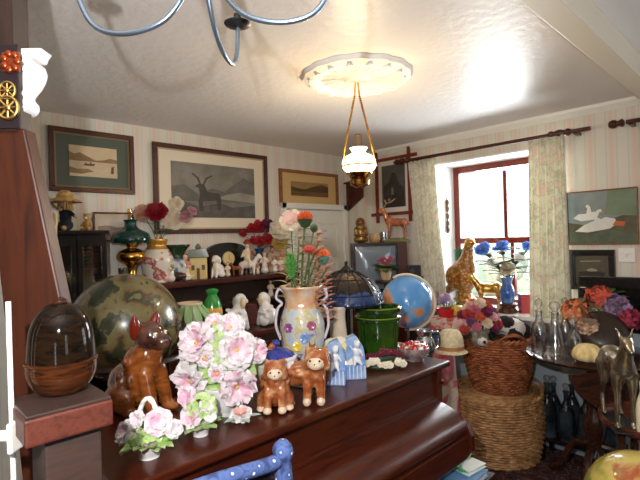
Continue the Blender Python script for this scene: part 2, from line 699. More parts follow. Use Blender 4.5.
# ceiling rose
CX, CY = 1.655, 1.435
rs = thing('ceiling_rose', 'round white scalloped plaster rose on the ceiling above the lit lamp', 'ceiling rose', (CX, CY, ZC))
mb = MB()
mb.lathe([(0, -.03), (.05, -.032), (.06, -.022), (.15, -.018), (.19, -.022), (.205, -.03), (.225, -.032), (.24, -.022), (.255, -.02), (.262, -.006), (.262, 0), (0, 0)], seg=64, lobe=(16, .016))
mb.build('plaster_disc', W['plaster'], rs)
mb = MB()
for i in range(16):
    a = 2 * PI * i / 16
    mb.ell((.12 * math.cos(a), .12 * math.sin(a), -.018), (.06, .017, .009), (0, 0, a), 1)
    mb.ell((.215 * math.cos(a + .2), .215 * math.sin(a + .2), -.032), (.02, .02, .01), None, 1)
mb.build('acanthus_relief', W['plaster'], rs)
# ================================================================== PENDANT LAMP
lz = P(361, 164, d=2.19).z
pl = thing('pendant_oil_lamp', 'lit brass hanging oil lamp with a glowing white glass shade', 'lamp', (CX, CY, 0), FACE)
mb = MB()
mb.lathe([(0, lz - .115), (.02, lz - .113), (.045, lz - .1), (.05, lz - .08), (.035, lz - .062), (.02, lz - .058), (0, lz - .058)])
mb.build('oil_font', W['brass'], pl)
mb = MB()
mb.lathe([(0, lz - .058), (.028, lz - .057), (.06, lz - .05), (.062, lz - .044), (.03, lz - .042), (0, lz - .042)])
for k in range(4):
    a = PI / 4 + k * PI / 2
    mb.tube([(.075 * math.cos(a), .075 * math.sin(a), lz - .02), (.06 * math.cos(a), .06 * math.sin(a), lz - .048), (.045 * math.cos(a), .045 * math.sin(a), lz - .075)], .004, 6)
mb.tube([(.082 * math.cos(2 * PI * i / 32), .082 * math.sin(2 * PI * i / 32), lz - .012) for i in range(32)], .004, 6, True)
mb.build('burner_gallery', W['brass'], pl)
op = bpy.data.materials.new('opal_glass')
op.use_nodes = True
nt = op.node_tree
nt.nodes.remove(nt.nodes['Principled BSDF'])
e_ = nd(nt, 'ShaderNodeEmission')
e_.inputs['Color'].default_value = lin((255, 226, 176))
e_.inputs['Strength'].default_value = 9
t_ = nd(nt, 'ShaderNodeBsdfTransparent')
a_ = nd(nt, 'ShaderNodeMixShader')
a_.inputs['Fac'].default_value = .6
nt.links.new(t_.outputs[0], a_.inputs[1])
nt.links.new(e_.outputs[0], a_.inputs[2])
nt.links.new(a_.outputs[0], nt.nodes['Material Output'].inputs['Surface'])
mb = MB()
mb.lathe(prof([(.04, lz - .042), (.07, lz - .03), (.08, lz), (.07, lz + .03), (.042, lz + .045), (.03, lz + .055), (.042, lz + .075)]), seg=32, lobe=(8, .012))
mb.build('glass_shade', op, pl)
mb = MB()
mb.lathe([(.02, lz + .045), (.018, lz + .1), (.02, lz + .14)], seg=20)
mb.build('glass_chimney', glass('lamp_glass', (255, 238, 205)), pl)
mb = MB()
for sx in (-1, 1):
    mb.tube([(sx * .078, 0, lz - .012), (sx * .07, 0, lz + .06), (sx * .012, 0, ZC - .1), (sx * .006, 0, ZC - .035)], .0045, 6)
    for k in range(26):
        t = k / 25
        zz = lz + .06 + (ZC - .1 - lz - .06) * t
        mb.ell((sx * (.07 + (.012 - .07) * t), 0, zz), (.007, .007, .005), None, 1)
mb.build('hanging_chain', W['brass'], pl)
lt = bpy.data.lights.new('pendant_bulb', 'POINT')
lt.energy = 34
lt.color = (1, .76, .46)
lt.shadow_soft_size = .035
lo = bpy.data.objects.new('pendant_bulb', lt)
COL.objects.link(lo)
lo.location = (CX, CY, lz + .005)

# ================================================================== CHANDELIER
hubc = Vector((0, 0, EYE)) + CM.to_4x4().to_3x3() @ Vector((0, 0, 0))
fw_ = Vector((math.cos(rad(46.1)), math.sin(rad(46.1)), 0))
rt_ = Vector((math.sin(rad(46.1)), -math.cos(rad(46.1)), 0))
HB = fw_ * .89 - rt_ * .213
ch = thing('chandelier', 'grey-blue metal chandelier with curved arms hanging from the ceiling', 'chandelier', (HB.x, HB.y, 0), FACE)
ZP = EYE + .55
mb = MB()
mb.lathe([(0, ZP - .04), (.014, ZP - .035), (.024, ZP - .012), (.014, ZP + .01), (.008, ZP + .03), (.008, ZC - .03), (.05, ZC - .02), (.055, ZC), (0, ZC)])
mb.build('hub_stem', W['steel'], ch)
for k in range(4):
    a = rad(-5 + 90 * k)
    ca, sa = math.cos(a), math.sin(a)
    RL = .26
    path = smooth_pts([(ca * q * RL, sa * q * RL, ZP + h) for q, h in ((.06, .0), (.12, -.05), (.3, -.108), (.58, -.13), (.84, -.115), (.97, -.06), (1.0, -.012))], 6)
    arm = MB().tube(path, .0056, 10).build('arm', W['steel'], ch)
    mb = MB()
    mb.lathe([(0, ZP - .01), (.009, ZP - .01), (.032, ZP - .003), (.034, ZP), (.011, ZP - .002), (.009, ZP + .008), (.009, ZP + .024), (0, ZP + .024)], (ca * RL, sa * RL, 0))
    mb.build('drip_pan', W['pewter'], ch)

# ================================================================== PICTURES
def art_mesh(w, h, polys, cols, nm, parent, y=-.004):
    mb = MB()
    mb.prism([(-w / 2, -h / 2), (w / 2, -h / 2), (w / 2, h / 2), (-w / 2, h / 2)], y, y + .003)
    for i, (mi, pts) in enumerate(polys):
        mb.mi = mi
        mb.prism([(-w / 2 + a * w, -h / 2 + b * h) for a, b in pts], y - .0004 - .00012 * i, y)
    return mb.build(nm, cols, parent, smooth=False)


def picture(label, cat, c, w, h, fw, fm, wall, mount=None, mw=.08, polys=(), cols=(), name='framed_picture', fd=.022, slip=None, tilt=0):
    t = thing(name, label, cat, c, 0 if wall == 'L' else -PI / 2)
    t.rotation_euler.x = tilt if wall == 'L' else 0
    t.rotation_euler.y = 0
    mb = MB()
    for s_ in (-1, 1):
        mb.box((0, -fd / 2, s_ * (h / 2 - fw / 2)), (w, fd, fw), bev=.004)
        mb.box((s_ * (w / 2 - fw / 2), -fd / 2, 0), (fw, fd, h - 2 * fw), bev=.004)
    mb.build('frame', fm, t, smooth=False)
    iw, ih = w - 2 * fw, h - 2 * fw
    if mount:
        MB().box((0, -.003, 0), (iw, .005, ih)).build('mount', mount, t, smooth=False)
        if slip:
            mb = MB()
            for s_ in (-1, 1):
                mb.box((0, -.0065, s_ * (ih / 2 - .005)), (iw, .006, .01))
                mb.box((s_ * (iw / 2 - .005), -.0065, 0), (.01, .006, ih - .02))
            mb.build('slip', slip, t, smooth=False)
        iw, ih = iw - 2 * mw[0], ih - 2 * mw[1]
    art_mesh(iw, ih, polys, cols, 'print', t, -.009)
    return t


def flat(n, c, c2=None, ns=6, st=(1, 1, 1), det=4):
    return mat(n, c, .4, stops=[(.3, c), (.7, c2)] if c2 else None, ns=ns, st=st, det=det)


YP = YL - .001
sep = [flat('sepia_sky', (196, 172, 138), (214, 194, 160)), flat('sepia_hill', (122, 94, 62), (146, 114, 78), 14), flat('sepia_water', (206, 188, 158), (190, 166, 132), 8, (1, 1, 6)), flat('sepia_dark', (84, 62, 40))]
hills1 = [(2, [(0, 0), (1, 0), (1, .5), (0, .5)]), (1, [(0, .5), (1, .5), (1, .62), (.85, .66), (.7, .58), (.55, .55), (.38, .66), (.22, .78), (.1, .72), (0, .8)]),
          (1, [(0, .1), (.25, .08), (.5, .18), (.38, .26), (.15, .24), (0, .3)]),
          (3, [(.28, .36), (.5, .36), (.53, .44), (.46, .42), (.44, .5), (.41, .42), (.34, .43), (.33, .48), (.31, .42)]), (3, [(.86, .14), (.92, .14), (.93, .4), (.87, .36)])]
picture('framed sepia lake print in a wide dark green mount, leftmost on the striped wall', 'picture', (.945, YP, 1.935), .485, .375, .028, W['frame'], 'L',
        mat('green_mount', (86, 92, 82), .7), (.078, .068), hills1, sep, slip=mat('dull_slip', (130, 112, 80), .5))
gr = [flat('grey_sky', (146, 140, 128), (92, 88, 82), 5), flat('grey_hill', (88, 84, 78), (110, 104, 96), 9), flat('grey_mist', (168, 162, 148), (128, 122, 112), 6), flat('grey_dark', (62, 56, 50), (74, 66, 58), 20), flat('grey_ground', (96, 90, 82), (72, 68, 62), 16)]
stag = [(1, [(0, .3), (1, .3), (1, .62), (.86, .8), (.74, .66), (.6, .5), (.45, .55), (.3, .42), (.14, .6), (0, .55)]),
        (2, [(.5, .36), (1, .3), (1, .46), (.8, .5), (.62, .44)]),
        (4, [(0, 0), (1, 0), (1, .26), (.7, .2), (.55, .28), (.3, .2), (.12, .3), (0, .26)]),
        (3, [(.3, .12), (.34, .12), (.34, .3), (.5, .32), (.52, .14), (.56, .14), (.56, .36), (.54, .46), (.4, .48), (.36, .62), (.29, .62), (.25, .57), (.3, .54), (.31, .4), (.29, .3)]),
        (3, [(.33, .6), (.3, .74), (.23, .82), (.22, .8), (.28, .72), (.31, .6)]), (3, [(.34, .6), (.38, .74), (.45, .8), (.46, .78), (.4, .72), (.36, .6)])]
picture('large dark-framed grey engraving of a highland landscape with a stag', 'picture', (1.785, YP, 1.80), .945, .615, .032, W['frame'], 'L',
        mat('cream_mount', (226, 214, 190), .7), (.095, .082), stag, gr, slip=mat('slip_grey', (176, 160, 132), .6))
br = [flat('brown_sky', (150, 118, 74), (170, 138, 92), 4), flat('brown_hill', (74, 56, 34), (94, 72, 44), 12), flat('brown_field', (128, 100, 62), (100, 76, 46), 8, (1, 1, 5))]
h3 = [(2, [(0, 0), (1, 0), (1, .36), (0, .3)]), (1, [(0, .3), (.5, .3), (1, .34), (1, .76), (.8, .88), (.55, .68), (.38, .5), (.2, .52), (0, .66)]), (1, [(.0, .12), (.4, .16), (.42, .2), (0, .2)])]
picture('small brown landscape print in a tan mount hung above the white door', 'picture', (2.73, YP, 1.865), .695, .315, .026, W['frame2'], 'L',
        mat('tan_mount', (206, 172, 116), .7), (.1, .07), h3, br)
p0 = P(92, 212, y=YP)
p1 = P(134, 241, y=YP)
picture('thin-framed pale landscape print behind the green-shaded oil lamp', 'picture', ((p0.x + p1.x) / 2, YP, (p0.z + p1.z) / 2), p1.x - p0.x, p0.z - p1.z, .01, W['frame'], 'L',
        mat('pale_mount', (200, 184, 160), .7), (.02, .03), [(1, [(0, 0), (1, 0), (1, .5), (.6, .46), (.3, .6), (0, .55)]), (2, [(0, 0), (1, 0), (1, .25), (.5, .3), (0, .2)])],
        [flat('pale_sky', (196, 180, 168), (210, 198, 184)), flat('mauve_hill', (132, 112, 100), (150, 128, 112)), flat('pale_shore', (176, 158, 140), (150, 130, 112))])
# engraving in an oxford frame, on the window wall by the corner
XP = XW - .001
ox = thing('oxford_framed_picture', 'dark engraving in a crossed-corner wooden frame, left of the curtain rod', 'picture', (XP, 2.385, 1.865), -PI / 2)
ow, oh = .345, .475
mb = MB()
for s_ in (-1, 1):
    mb.box((0, -.012, s_ * oh / 2), (ow + .15, .018, .028), bev=.004)
    mb.box((s_ * ow / 2, -.018, 0), (.028, .018, oh + .15), bev=.004)
mb.build('frame', W['red'], ox, smooth=False)
MB().box((0, -.004, 0), (ow, .006, oh)).build('mount', mat('grey_mount', (222, 216, 206), .7), ox, smooth=False)
art_mesh(ow - .1, oh - .11, [(1, [(.05, .0), (.95, 0), (.95, .42), (.75, .56), (.6, .8), (.45, .82), (.3, .6), (.1, .52)]), (2, [(.3, .1), (.62, .12), (.66, .4), (.5, .62), (.36, .44)]), (3, [(.4, .3), (.52, .3), (.5, .46), (.42, .46)])],
         [flat('ink_sky', (96, 92, 86), (72, 70, 66)), flat('ink_mass', (44, 42, 40), (62, 58, 54), 12), flat('ink_figure', (30, 28, 28), (70, 66, 60), 26), flat('ink_light', (118, 110, 100))], 'print', ox, -.010)
# swans
sw = [flat('swan_water', (104, 116, 120), (140, 148, 146), 6), flat('swan_bank', (92, 84, 56), (66, 64, 48), 14), flat('swan_white', (226, 224, 214), (204, 204, 200), 12), flat('swan_reeds', (120, 138, 112), (98, 116, 92), 8), flat('swan_green', (66, 82, 70), (96, 100, 72), 20), flat('swan_bill', (188, 96, 46))]
swp = [(3, [(.55, .55), (1, .5), (1, 1), (.6, 1)]), (1, [(0, .0), (1, 0), (1, .5), (.8, .52), (.55, .42), (.35, .34), (0, .42)]), (4, [(0, 0), (1, 0), (1, .18), (.6, .26), (.3, .16), (0, .26)]),
       (2, [(.08, .5), (.2, .44), (.38, .46), (.46, .54), (.4, .62), (.36, .6), (.34, .72), (.3, .76), (.27, .72), (.3, .68), (.28, .58), (.16, .58)]),
       (2, [(.1, .24), (.3, .22), (.62, .28), (.72, .36), (.7, .46), (.56, .5), (.5, .46), (.44, .5), (.48, .6), (.52, .6), (.5, .66), (.44, .64), (.38, .54), (.4, .44), (.24, .36)]),
       (5, [(.5, .62), (.55, .59), (.52, .64)]), (5, [(.66, .34), (.82, .32), (.84, .4), (.7, .42)])]
picture('unframed-looking pale print of white swans on a pond, right of the curtain', 'picture', (XP, .822, 1.507), .385, .338, .007, W['frame2'], 'R', None, 0, swp, sw)
picture('small black-framed dark oval print hung below the swan picture', 'picture', (XP, .882, 1.182), .258, .252, .036, W['black'], 'R',
        mat('dark_mount', (96, 86, 72), .6), (.012, .012), [(1, [(.1, .2), (.9, .2), (.95, .4), (.5, .5), (.05, .4)]), (2, [(.3, .5), (.5, .58), (.7, .5), (.66, .44), (.36, .44)]), (2, [(.1, .82), (.8, .84), (.8, .88), (.1, .86)])],
        [flat('murk', (74, 66, 54), (96, 86, 70)), flat('murk_dark', (48, 44, 38)), flat('murk_light', (150, 138, 120))])
# black framed mirror behind the hydrangeas
mi_ = thing('black_framed_mirror', 'low black-framed mirror on the window wall behind the hydrangeas', 'mirror', (XP, .70, .98), -PI / 2)
mb = MB()
for s_ in (-1, 1):
    mb.box((0, -.014, s_ * .13), (.52, .026, .07), bev=.005)
    mb.box((s_ * .235, -.014, 0), (.05, .026, .19), bev=.005)
mb.build('frame', W['black'], mi_, smooth=False)
MB().box((0, -.006, 0), (.43, .008, .2)).build('mirror_glass', mat('mirror', (70, 66, 62), .1, .8), mi_, smooth=False)
# light switch
sp = P(627, 255, x=XP)
ls = thing('light_switch', 'square white light switch beside the swan picture', 'light switch', sp, -PI / 2)
MB().box((0, -.005, 0), (.085, .009, .085), bev=.003).build('plate', W['paint'], ls, smooth=False)
MB().box((0, -.012, 0), (.016, .008, .024), Euler((.2, 0, 0)), bev=.002).build('rocker', W['paint'], ls, smooth=False)
# small brown wedge-shaped bracket shelf in the corner
cs = thing('wooden_bracket', 'dark brown wooden wedge-shaped bracket on the window wall, right in the corner', 'bracket', (XW - .002, YL - .125, 1.80), -PI / 2)
MB().prism([(-.10, .14), (.10, .16), (.10, .0), (-.06, -.10), (-.10, -.12)], -.024, 0).build('backplate', W['frame'], cs, smooth=False, bev=.004)
MB().box((0, -.03, .152), (.2, .06, .014), Euler((0, -.1, 0)), bev=.003).build('ledge', W['frame'], cs, smooth=False)

# ================================================================== CURTAINS
cur = mat('curtain_chintz', (222, 214, 190), .8, stops=[(.36, (238, 234, 218)), (.5, (232, 228, 208)), (.56, (200, 202, 178)), (.6, (234, 228, 210)), (.66, (236, 208, 192)), (.72, (234, 230, 212))], ns=16, det=4, dist=.8)


translucent(cur, .22)


def curtain(label, y_top, y_bot, zt, zb, xc, folds, amp, seed):
    rnd = random.Random(seed)
    ph = [rnd.uniform(0, 6) for _ in range(4)]
    mb = MB()

    def fn(u, v):
        a0, a1 = y_top
        b0, b1 = y_bot
        k = v ** 1.2
        y = (a0 + (a1 - a0) * u) * (1 - k) + (b0 + (b1 - b0) * u) * k
        w = math.sin(u * folds * 2 * PI + .5 * math.sin(v * 2 + ph[0])) + .35 * math.sin(u * folds * 3.7 + ph[1])
        return Vector((xc + amp * w * (.55 + .45 * v), y, zt + (zb - zt) * v))
    mb.grid(fn, 72, 14)
    o = mb.build('curtain', cur, None, solid=.004)
    return tag(o, label, 'curtain', 'floral curtains')


RY0, RY1, RZ = 2.21, .845, 2.047
rd = thing('curtain_rod', 'dark wooden curtain rod with turned ends above the window', 'curtain rod', (XW - .09, 0, RZ))
mb = MB()
mb.tube([(0, RY0 + .1, 0), (0, RY1, 0)], .0125, 12)
mb.build('pole', W['frame'], rd)
for yy, sg in ((RY0 + .02, 1), (1.02, -1)):
    mb = MB()
    mb.lathe(prof([(.014, -.07), (.024, -.05), (.018, -.03), (.026, 0), (.018, .03), (.024, .05), (.014, .07)], 3), (0, yy, 0), 16, (PI / 2, 0, 0))
    mb.build('finial', W['frame'], rd)
for yy in (2.12, .93):
    MB().box((.045, yy, -.01), (.088, .02, .02)).build('bracket', W['frame'], rd, smooth=False)
rd2 = thing('curtain_rod', 'second dark wooden curtain rod at the right edge, beyond the ceiling beam', 'curtain rod', (XW - .09, 0, 2.045))
MB().tube([(0, .66, 0), (0, -1.15, 0)], .0125, 12).build('pole', W['frame'], rd2)
mb = MB()
mb.lathe(prof([(0, -.05), (.018, -.045), (.026, -.02), (.016, 0), (.024, .02), (.014, .03)], 3), (0, .70, 0), 16, (PI / 2, 0, 0))
mb.build('finial', W['frame'], rd2)
for yy in (.64, -1.1):
    MB().box((.045, yy, -.01), (.088, .02, .02)).build('bracket', W['frame'], rd2, smooth=False)
curtain('cream floral curtain at the left side of the window, beside the crossed frame', (2.17, 1.93), (2.06, 1.86), 2.03, .93, XW - .09, 6, .02, 1)
curtain('cream floral curtain at the right side of the window, next to the swan picture', (1.20, .985), (1.23, .97), 2.03, .78, XW - .115, 5, .022, 2)
curtain('cream floral curtain hanging at the far right edge, on the second rod', (.595, .20), (.61, .24), 2.03, .88, XW - .09, 7, .02, 3)
curtain('cream floral curtain on the second rod, out at its far end', (-.72, -1.08), (-.74, -1.06), 2.03, .78, XW - .09, 7, .02, 4)

# small ornaments hung on the reveal
hg = MB()
for k, (dy, dz) in enumerate(((0, 0), (.012, -.05), (-.01, -.11), (.014, -.17), (0, -.22))):
    hg.leafblade((3.34, 1.968, 1.72 + dz), (.3, 0, -1), .06, .035, .2)
hg.tube([(3.34, 1.97, 1.8), (3.345, 1.968, 1.62), (3.34, 1.97, 1.46)], .003, 6)
tag(hg.build('hanging_leaf_ornament', mat('bronze_leaf', (110, 84, 48), .5), None, solid=.002), 'string of small brown leaves hung on the white window reveal', 'ornament')
gv = at(448, 258, 3.62, .872)
tag(MB().lathe(prof([(0, 0), (.05, 0), (.055, .1), (.05, .3), (.056, .43), (.05, .43), (.044, .3), (.046, .04), (0, .03)], 3)).build('green_glass_vase', mat('green_glass', (70, 130, 92), .1, trans=.6), None), 'tall green glass vase on the sill behind the left curtain', 'vase').location = (3.36, 1.86, .872)
# ================================================================== PIANO
PZ = .88
PX0, PX1 = .39, 1.745
PYF, PYB = 1.075, 1.53
pn = thing('upright_piano', 'low polished mahogany upright piano crowded with china ornaments', 'piano', ((PX0 + PX1) / 2, PYF, 0))
hw = (PX1 - PX0) / 2
MB().box((0, (PYB - PYF) / 2 - .012, PZ - .0125), (2 * hw + .05, PYB - PYF + .03, .025), bev=.006).build('top_lid', W['mahog'], pn, smooth=False)
side = [(.0, .855), (.45, .855), (.45, .0), (.09, .0), (.09, .50), (-.12, .50), (-.145, .54), (-.145, .60), (-.125, .64), (-.06, .675), (0, .70)]
for sx in (-1, 1):
    x0, x1 = sorted((sx * hw, sx * (hw - .03)))
    MB().prism(side, x0, x1, 'yz').build('side_panel', W['mahog'], pn, smooth=False, bev=.004)
MB().box((0, .025, .785), (2 * hw - .06, .02, .138)).build('music_panel', W['mahog'], pn, smooth=False)
mb = MB()
for zz in (.845, .722):
    mb.box((0, .010, zz), (2 * hw - .06, .012, .016), bev=.003)
mb.build('panel_moulding', W['mahog'], pn, smooth=False)
fb = prof([(.012, .715), (-.03, .708), (-.085, .688), (-.125, .655), (-.132, .625), (-.118, .605)], 5)
mb = MB()
pts = [(a if a else 0, b) for a, b in [(p.x, p.y) for p in smooth_pts([(q[0], q[1], 0) for q in [(.012, .715), (-.03, .708), (-.085, .688), (-.125, .655), (-.132, .625), (-.118, .605)]], 5)]]
mb.prism(pts + [(.03, .605), (.03, .715)], -hw + .032, hw - .032, 'yz')
mb.build('fallboard', W['mahog'], pn)
MB().box((0, -.055, .555), (2 * hw - .064, .15, .095), bev=.005).build('key_bed', W['mahog'], pn, smooth=False)
MB().box((0, .105, .27), (2 * hw - .06, .02, .47)).build('lower_panel', W['mahog'], pn, smooth=False)
MB().box((0, .43, .43), (2 * hw - .06, .02, .84)).build('back_panel', W['dark'], pn, smooth=False)
mb = MB()
mb.lathe([(0, 0), (.009, .002), (.012, .009), (.006, .014), (0, .015)], (hw - .015, -.001, .795), 14, (PI / 2, 0, 0))
mb.build('knob', W['brass'], pn)

# ================================================================== STAIR FOOT WITH NEWEL
cz = 1.143
yf = .79
cr = P(113, 396, y=yf)
cl = P(24, 419, y=yf)
ct = cr.z
cw = cr.x - cl.x
ccx = (cr.x + cl.x) / 2
stt = thing('staircase_foot', 'dark brown stair foot with square newel post and tapering leaning board', 'staircase', (ccx, yf + cw / 2, 0))
CT = ct - .047
MB().box((0, 0, ct - .026), (cw, cw, .042), bev=.004).build('newel_cap', W['cap'], stt, smooth=False)
MB().box((0, 0, ct - .0025), (cw - .004, cw - .004, .005), bev=.002).build('cap_top', wood('cap_top_wood', (40, 30, 26), (60, 46, 40), st=(2, 20, 20), rough=.4), stt, smooth=False)
MB().box((.008, 0, CT / 2), (cw * .66, cw * .7, CT), bev=.004).build('newel_post', W['grey'], stt, smooth=False)
# tapering board rising behind the newel (its own plane faces the room)
bd = .93
q = [P(34, 560, d=bd), P(88, 430, d=bd), P(62, 306, d=bd), P(24, 128, d=bd), (P(-12, 128, d=bd)), (P(-9, 200, d=bd)), P(22, 480, d=bd)]
inv = Matrix.Translation(-stt.location)
mb = MB()
thk = fw_ * .04
A = [mb.bm.verts.new(inv @ v) for v in q]
B = [mb.bm.verts.new(inv @ (v + thk)) for v in q]
n = len(q)
mb.bm.faces.new(A)
mb.bm.faces.new(B[::-1])
for i in range(n):
    j = (i + 1) % n
    mb.bm.faces.new((A[i], B[i], B[j], A[j]))
mb.build('string_board', W['mahogv'], stt, smooth=False, bev=.004)
# dark upright that carries the board to the ceiling
uq = P(8, 90, d=bd + .02)
u_l, u_r = P(-16, 90, d=bd + .02), P(23, 90, d=bd + .02)
uw = (u_r - u_l).length
um = (u_l + u_r) / 2 - stt.location
zb_ = P(10, 132, d=bd).z
MB().box((um.x, um.y, (zb_ + 2.2) / 2), (uw, .05, 2.2 - zb_), Euler((0, 0, FACE))).build('upright_post', W['dark'], stt, smooth=False)

# horse brasses on their strap
hb_ = P(8, 96, d=bd - .012)
hs = thing('horse_brass_strap', 'dark leather strap with two pierced horse brasses on the stair upright', 'horse brass', hb_, FACE)
k = (bd - .012) / FPX
MB().box((0, .004, .02), (21 * k, .004, 84 * k), bev=.0015).build('strap', W['leather'], hs, smooth=False)
for zz, rr in ((5 * k, 8.5 * k), (-12 * k, 11 * k)):
    mb = MB()
    mb.tube([(rr * .92 * math.cos(a), -.002, zz + rr * math.sin(a)) for a in [2 * PI * i / 24 for i in range(24)]], rr * .16, 8, True)
    for i in range(8):
        a = 2 * PI * i / 8
        mb.tube([(rr * .25 * math.cos(a), -.002, zz + rr * .25 * math.sin(a)), (rr * .9 * math.cos(a), -.002, zz + rr * .9 * math.sin(a))], rr * .1, 6)
    mb.ell((0, -.003, zz), (rr * .34, .004, rr * .34), None, 2)
    mb.build('brass', mat('brass_cast', (226, 190, 110), .28, 1), hs)
mb = MB()
for i in range(7):
    a = 2 * PI * i / 7
    mb.ell((4 * k + 7 * k * math.cos(a), -.002, 34 * k + 8 * k * math.sin(a)), (4 * k, .005, 4 * k), None, 2)
mb.box((4 * k, 0, 34 * k), (18 * k, .004, 20 * k), bev=.002)
mb.build('copper_rosette', mat('copper_red', (176, 82, 48), .3, .8), hs)

# white plaster corbel behind the upright, under the ceiling
kc = P(33, 85, d=.97)
co = thing('plaster_corbel', 'white scrolled plaster corbel beside the dark stair upright', 'corbel', (kc.x, kc.y, 0), FACE)
k = .97 / FPX
zt = P(35, 52, d=.97).z
MB().prism([(-14 * k, zt), (15 * k, zt), (11 * k, zt - 5 * k), (9 * k, zt - 10 * k), (-14 * k, zt - 11 * k)], -.022, .022).build('abacus', W['plaster'], co, smooth=False, bev=.003)
sp_ = smooth_pts([(-14 * k, zt - 11 * k, 0), (4 * k, zt - 11 * k, 0), (9 * k, zt - 19 * k, 0), (8 * k, zt - 27 * k, 0), (3 * k, zt - 36 * k, 0), (-4 * k, zt - 45 * k, 0), (0, zt - 52 * k, 0), (-1 * k, zt - 59 * k, 0), (-7 * k, zt - 63 * k, 0), (-14 * k, zt - 61 * k, 0)], 5)
MB().prism([(p.x, p.y) for p in sp_], -.02, .02).build('scroll_body', W['plaster'], co)
mb = MB()
for (cx_, cz_, r0, tn) in ((0, zt - 19 * k, 6 * k, 2.2), (-5 * k, zt - 55 * k, 4.4 * k, 2)):
    mb.tube([(cx_ + r0 * (1 - i / 40) * math.cos(tn * 2 * PI * i / 40), -.021, cz_ + r0 * (1 - i / 40) * math.sin(tn * 2 * PI * i / 40)) for i in range(38)], .0022, 6)
mb.tube([(7 * k, -.021, zt - 24 * k), (1 * k, -.021, zt - 36 * k), (-5 * k, -.021, zt - 46 * k)], .003, 6)
mb.build('volutes', W['plaster'], co)

# white gate at the very left
g0 = P(-30, 435, d=.72)
sg = thing('stair_gate', 'white metal stair gate at the left edge, clamped to the board', 'stair gate', (g0.x, g0.y, 0), FACE)
k = .72 / FPX
zz = P(5, 436, d=.72).z
mb = MB()
mb.tube([(-.12, 0, zz), (43 * k, 0, zz)], 5.5 * k, 14)
mb.build('rail', W['paint'], sg)
MB().box((45 * k, 0, zz), (5 * k, .03, 30 * k), bev=.003).build('clamp_plate', W['paint'], sg, smooth=False)
for xx in (37 * k, -.02, -.09):
    MB().tube([(xx, .012, .05), (xx, .012, zz + .21)], 2.6 * k, 10).build('bar', W['paint'], sg)
MB().tube([(-.12, .012, .05), (40 * k, .012, .05)], 4 * k, 10).build('lower_rail', W['paint'], sg)

# giant lacquered acorn on the newel
aq = P(63, 391, z=ct)
k = aq.xy.dot(fw_.xy) / FPX
ac = thing('wooden_acorn', 'large glossy dark lacquered wooden acorn standing on the newel top', 'acorn', aq, FACE)
lac = mat('dark_lacquer', (26, 18, 12), .08, coat=.0, spec=.2, stops=[(.35, (12, 9, 7)), (.56, (30, 19, 10)), (.72, (16, 12, 8))], ns=9, st=(2, 2, 9), dist=1.2)
lac2 = mat('brown_lacquer', (50, 24, 12), .08, coat=.0, spec=.35, stops=[(.35, (34, 17, 9)), (.6, (70, 36, 16))], ns=9, st=(2, 2, 12), dist=1)
MB().lathe(prof([(0, 0), (18 * k, 0), (25 * k, 6 * k), (30.5 * k, 17 * k), (31.5 * k, 28 * k), (30.5 * k, 33 * k), (0, 33 * k)], 4), seg=40).build('cup', lac2, ac)
MB().lathe(prof([(30.6 * k, 33 * k), (30.5 * k, 36 * k), (29.8 * k, 48 * k), (27.5 * k, 64 * k), (22 * k, 77 * k), (13.5 * k, 85.5 * k), (5 * k, 88.5 * k), (0, 89 * k)], 4), seg=40).build('lid', lac, ac)
MB().lathe(prof([(6 * k, 87 * k), (7 * k, 90 * k), (4 * k, 93 * k), (0, 94 * k)], 3), seg=16).build('knob', lac2, ac)

# ================================================================== FLOOR GLOBE
gc = P(126, 327, d=1.94)
gb = thing('floor_globe', 'large antique-style brown and green globe on a dark floor stand', 'globe', (gc.x, gc.y, 0), FACE)
GR = .226
old = mat('antique_map', (92, 86, 54), .26, coat=.35, stops=[(.36, (40, 44, 30)), (.43, (56, 60, 40)), (.455, (112, 102, 66)), (.55, (100, 92, 58)), (.585, (106, 66, 38)), (.61, (54, 58, 40)), (.67, (48, 52, 36)), (.7, (108, 98, 62))], ns=9.5, det=6, dist=.3)
MB().ball((0, 0, gc.z), GR, 56, 32).build('sphere', old, gb)
mb = MB()
ring = [(1.012 * GR * math.cos(a), 1.012 * GR * math.sin(a) * .97, gc.z - .012 + .10 * GR * math.cos(a)) for a in [2 * PI * i / 64 for i in range(64)]]
mb.tube(ring, .0018, 6, True)
ring = [(1.012 * GR * math.cos(a), 1.012 * GR * math.sin(a) * .97, gc.z + .05 + .22 * GR * math.cos(a)) for a in [2 * PI * i / 64 for i in range(64)]]
mb.build('equator_line', W['dark'], gb)
mb = MB()
mb.tube([((GR + .02) * math.cos(a), (GR + .02) * math.sin(a), gc.z - .12) for a in [2 * PI * i / 48 for i in range(48)]], .014, 8, True)
mb.build('cradle_ring', W['dark'], gb)
for i in range(3):
    a = PI / 2 + i * 2 * PI / 3
    MB().tube([((GR + .02) * math.cos(a), (GR + .02) * math.sin(a), gc.z - .12), (.2 * math.cos(a), .2 * math.sin(a), .5), (.23 * math.cos(a), .23 * math.sin(a), 0)], [.016, .02, .016], 8).build('leg', W['dark'], gb)
MB().lathe([(0, .24), (.19, .24), (.2, .25), (.19, .262), (0, .262)], seg=32).build('under_shelf', W['dark'], gb)

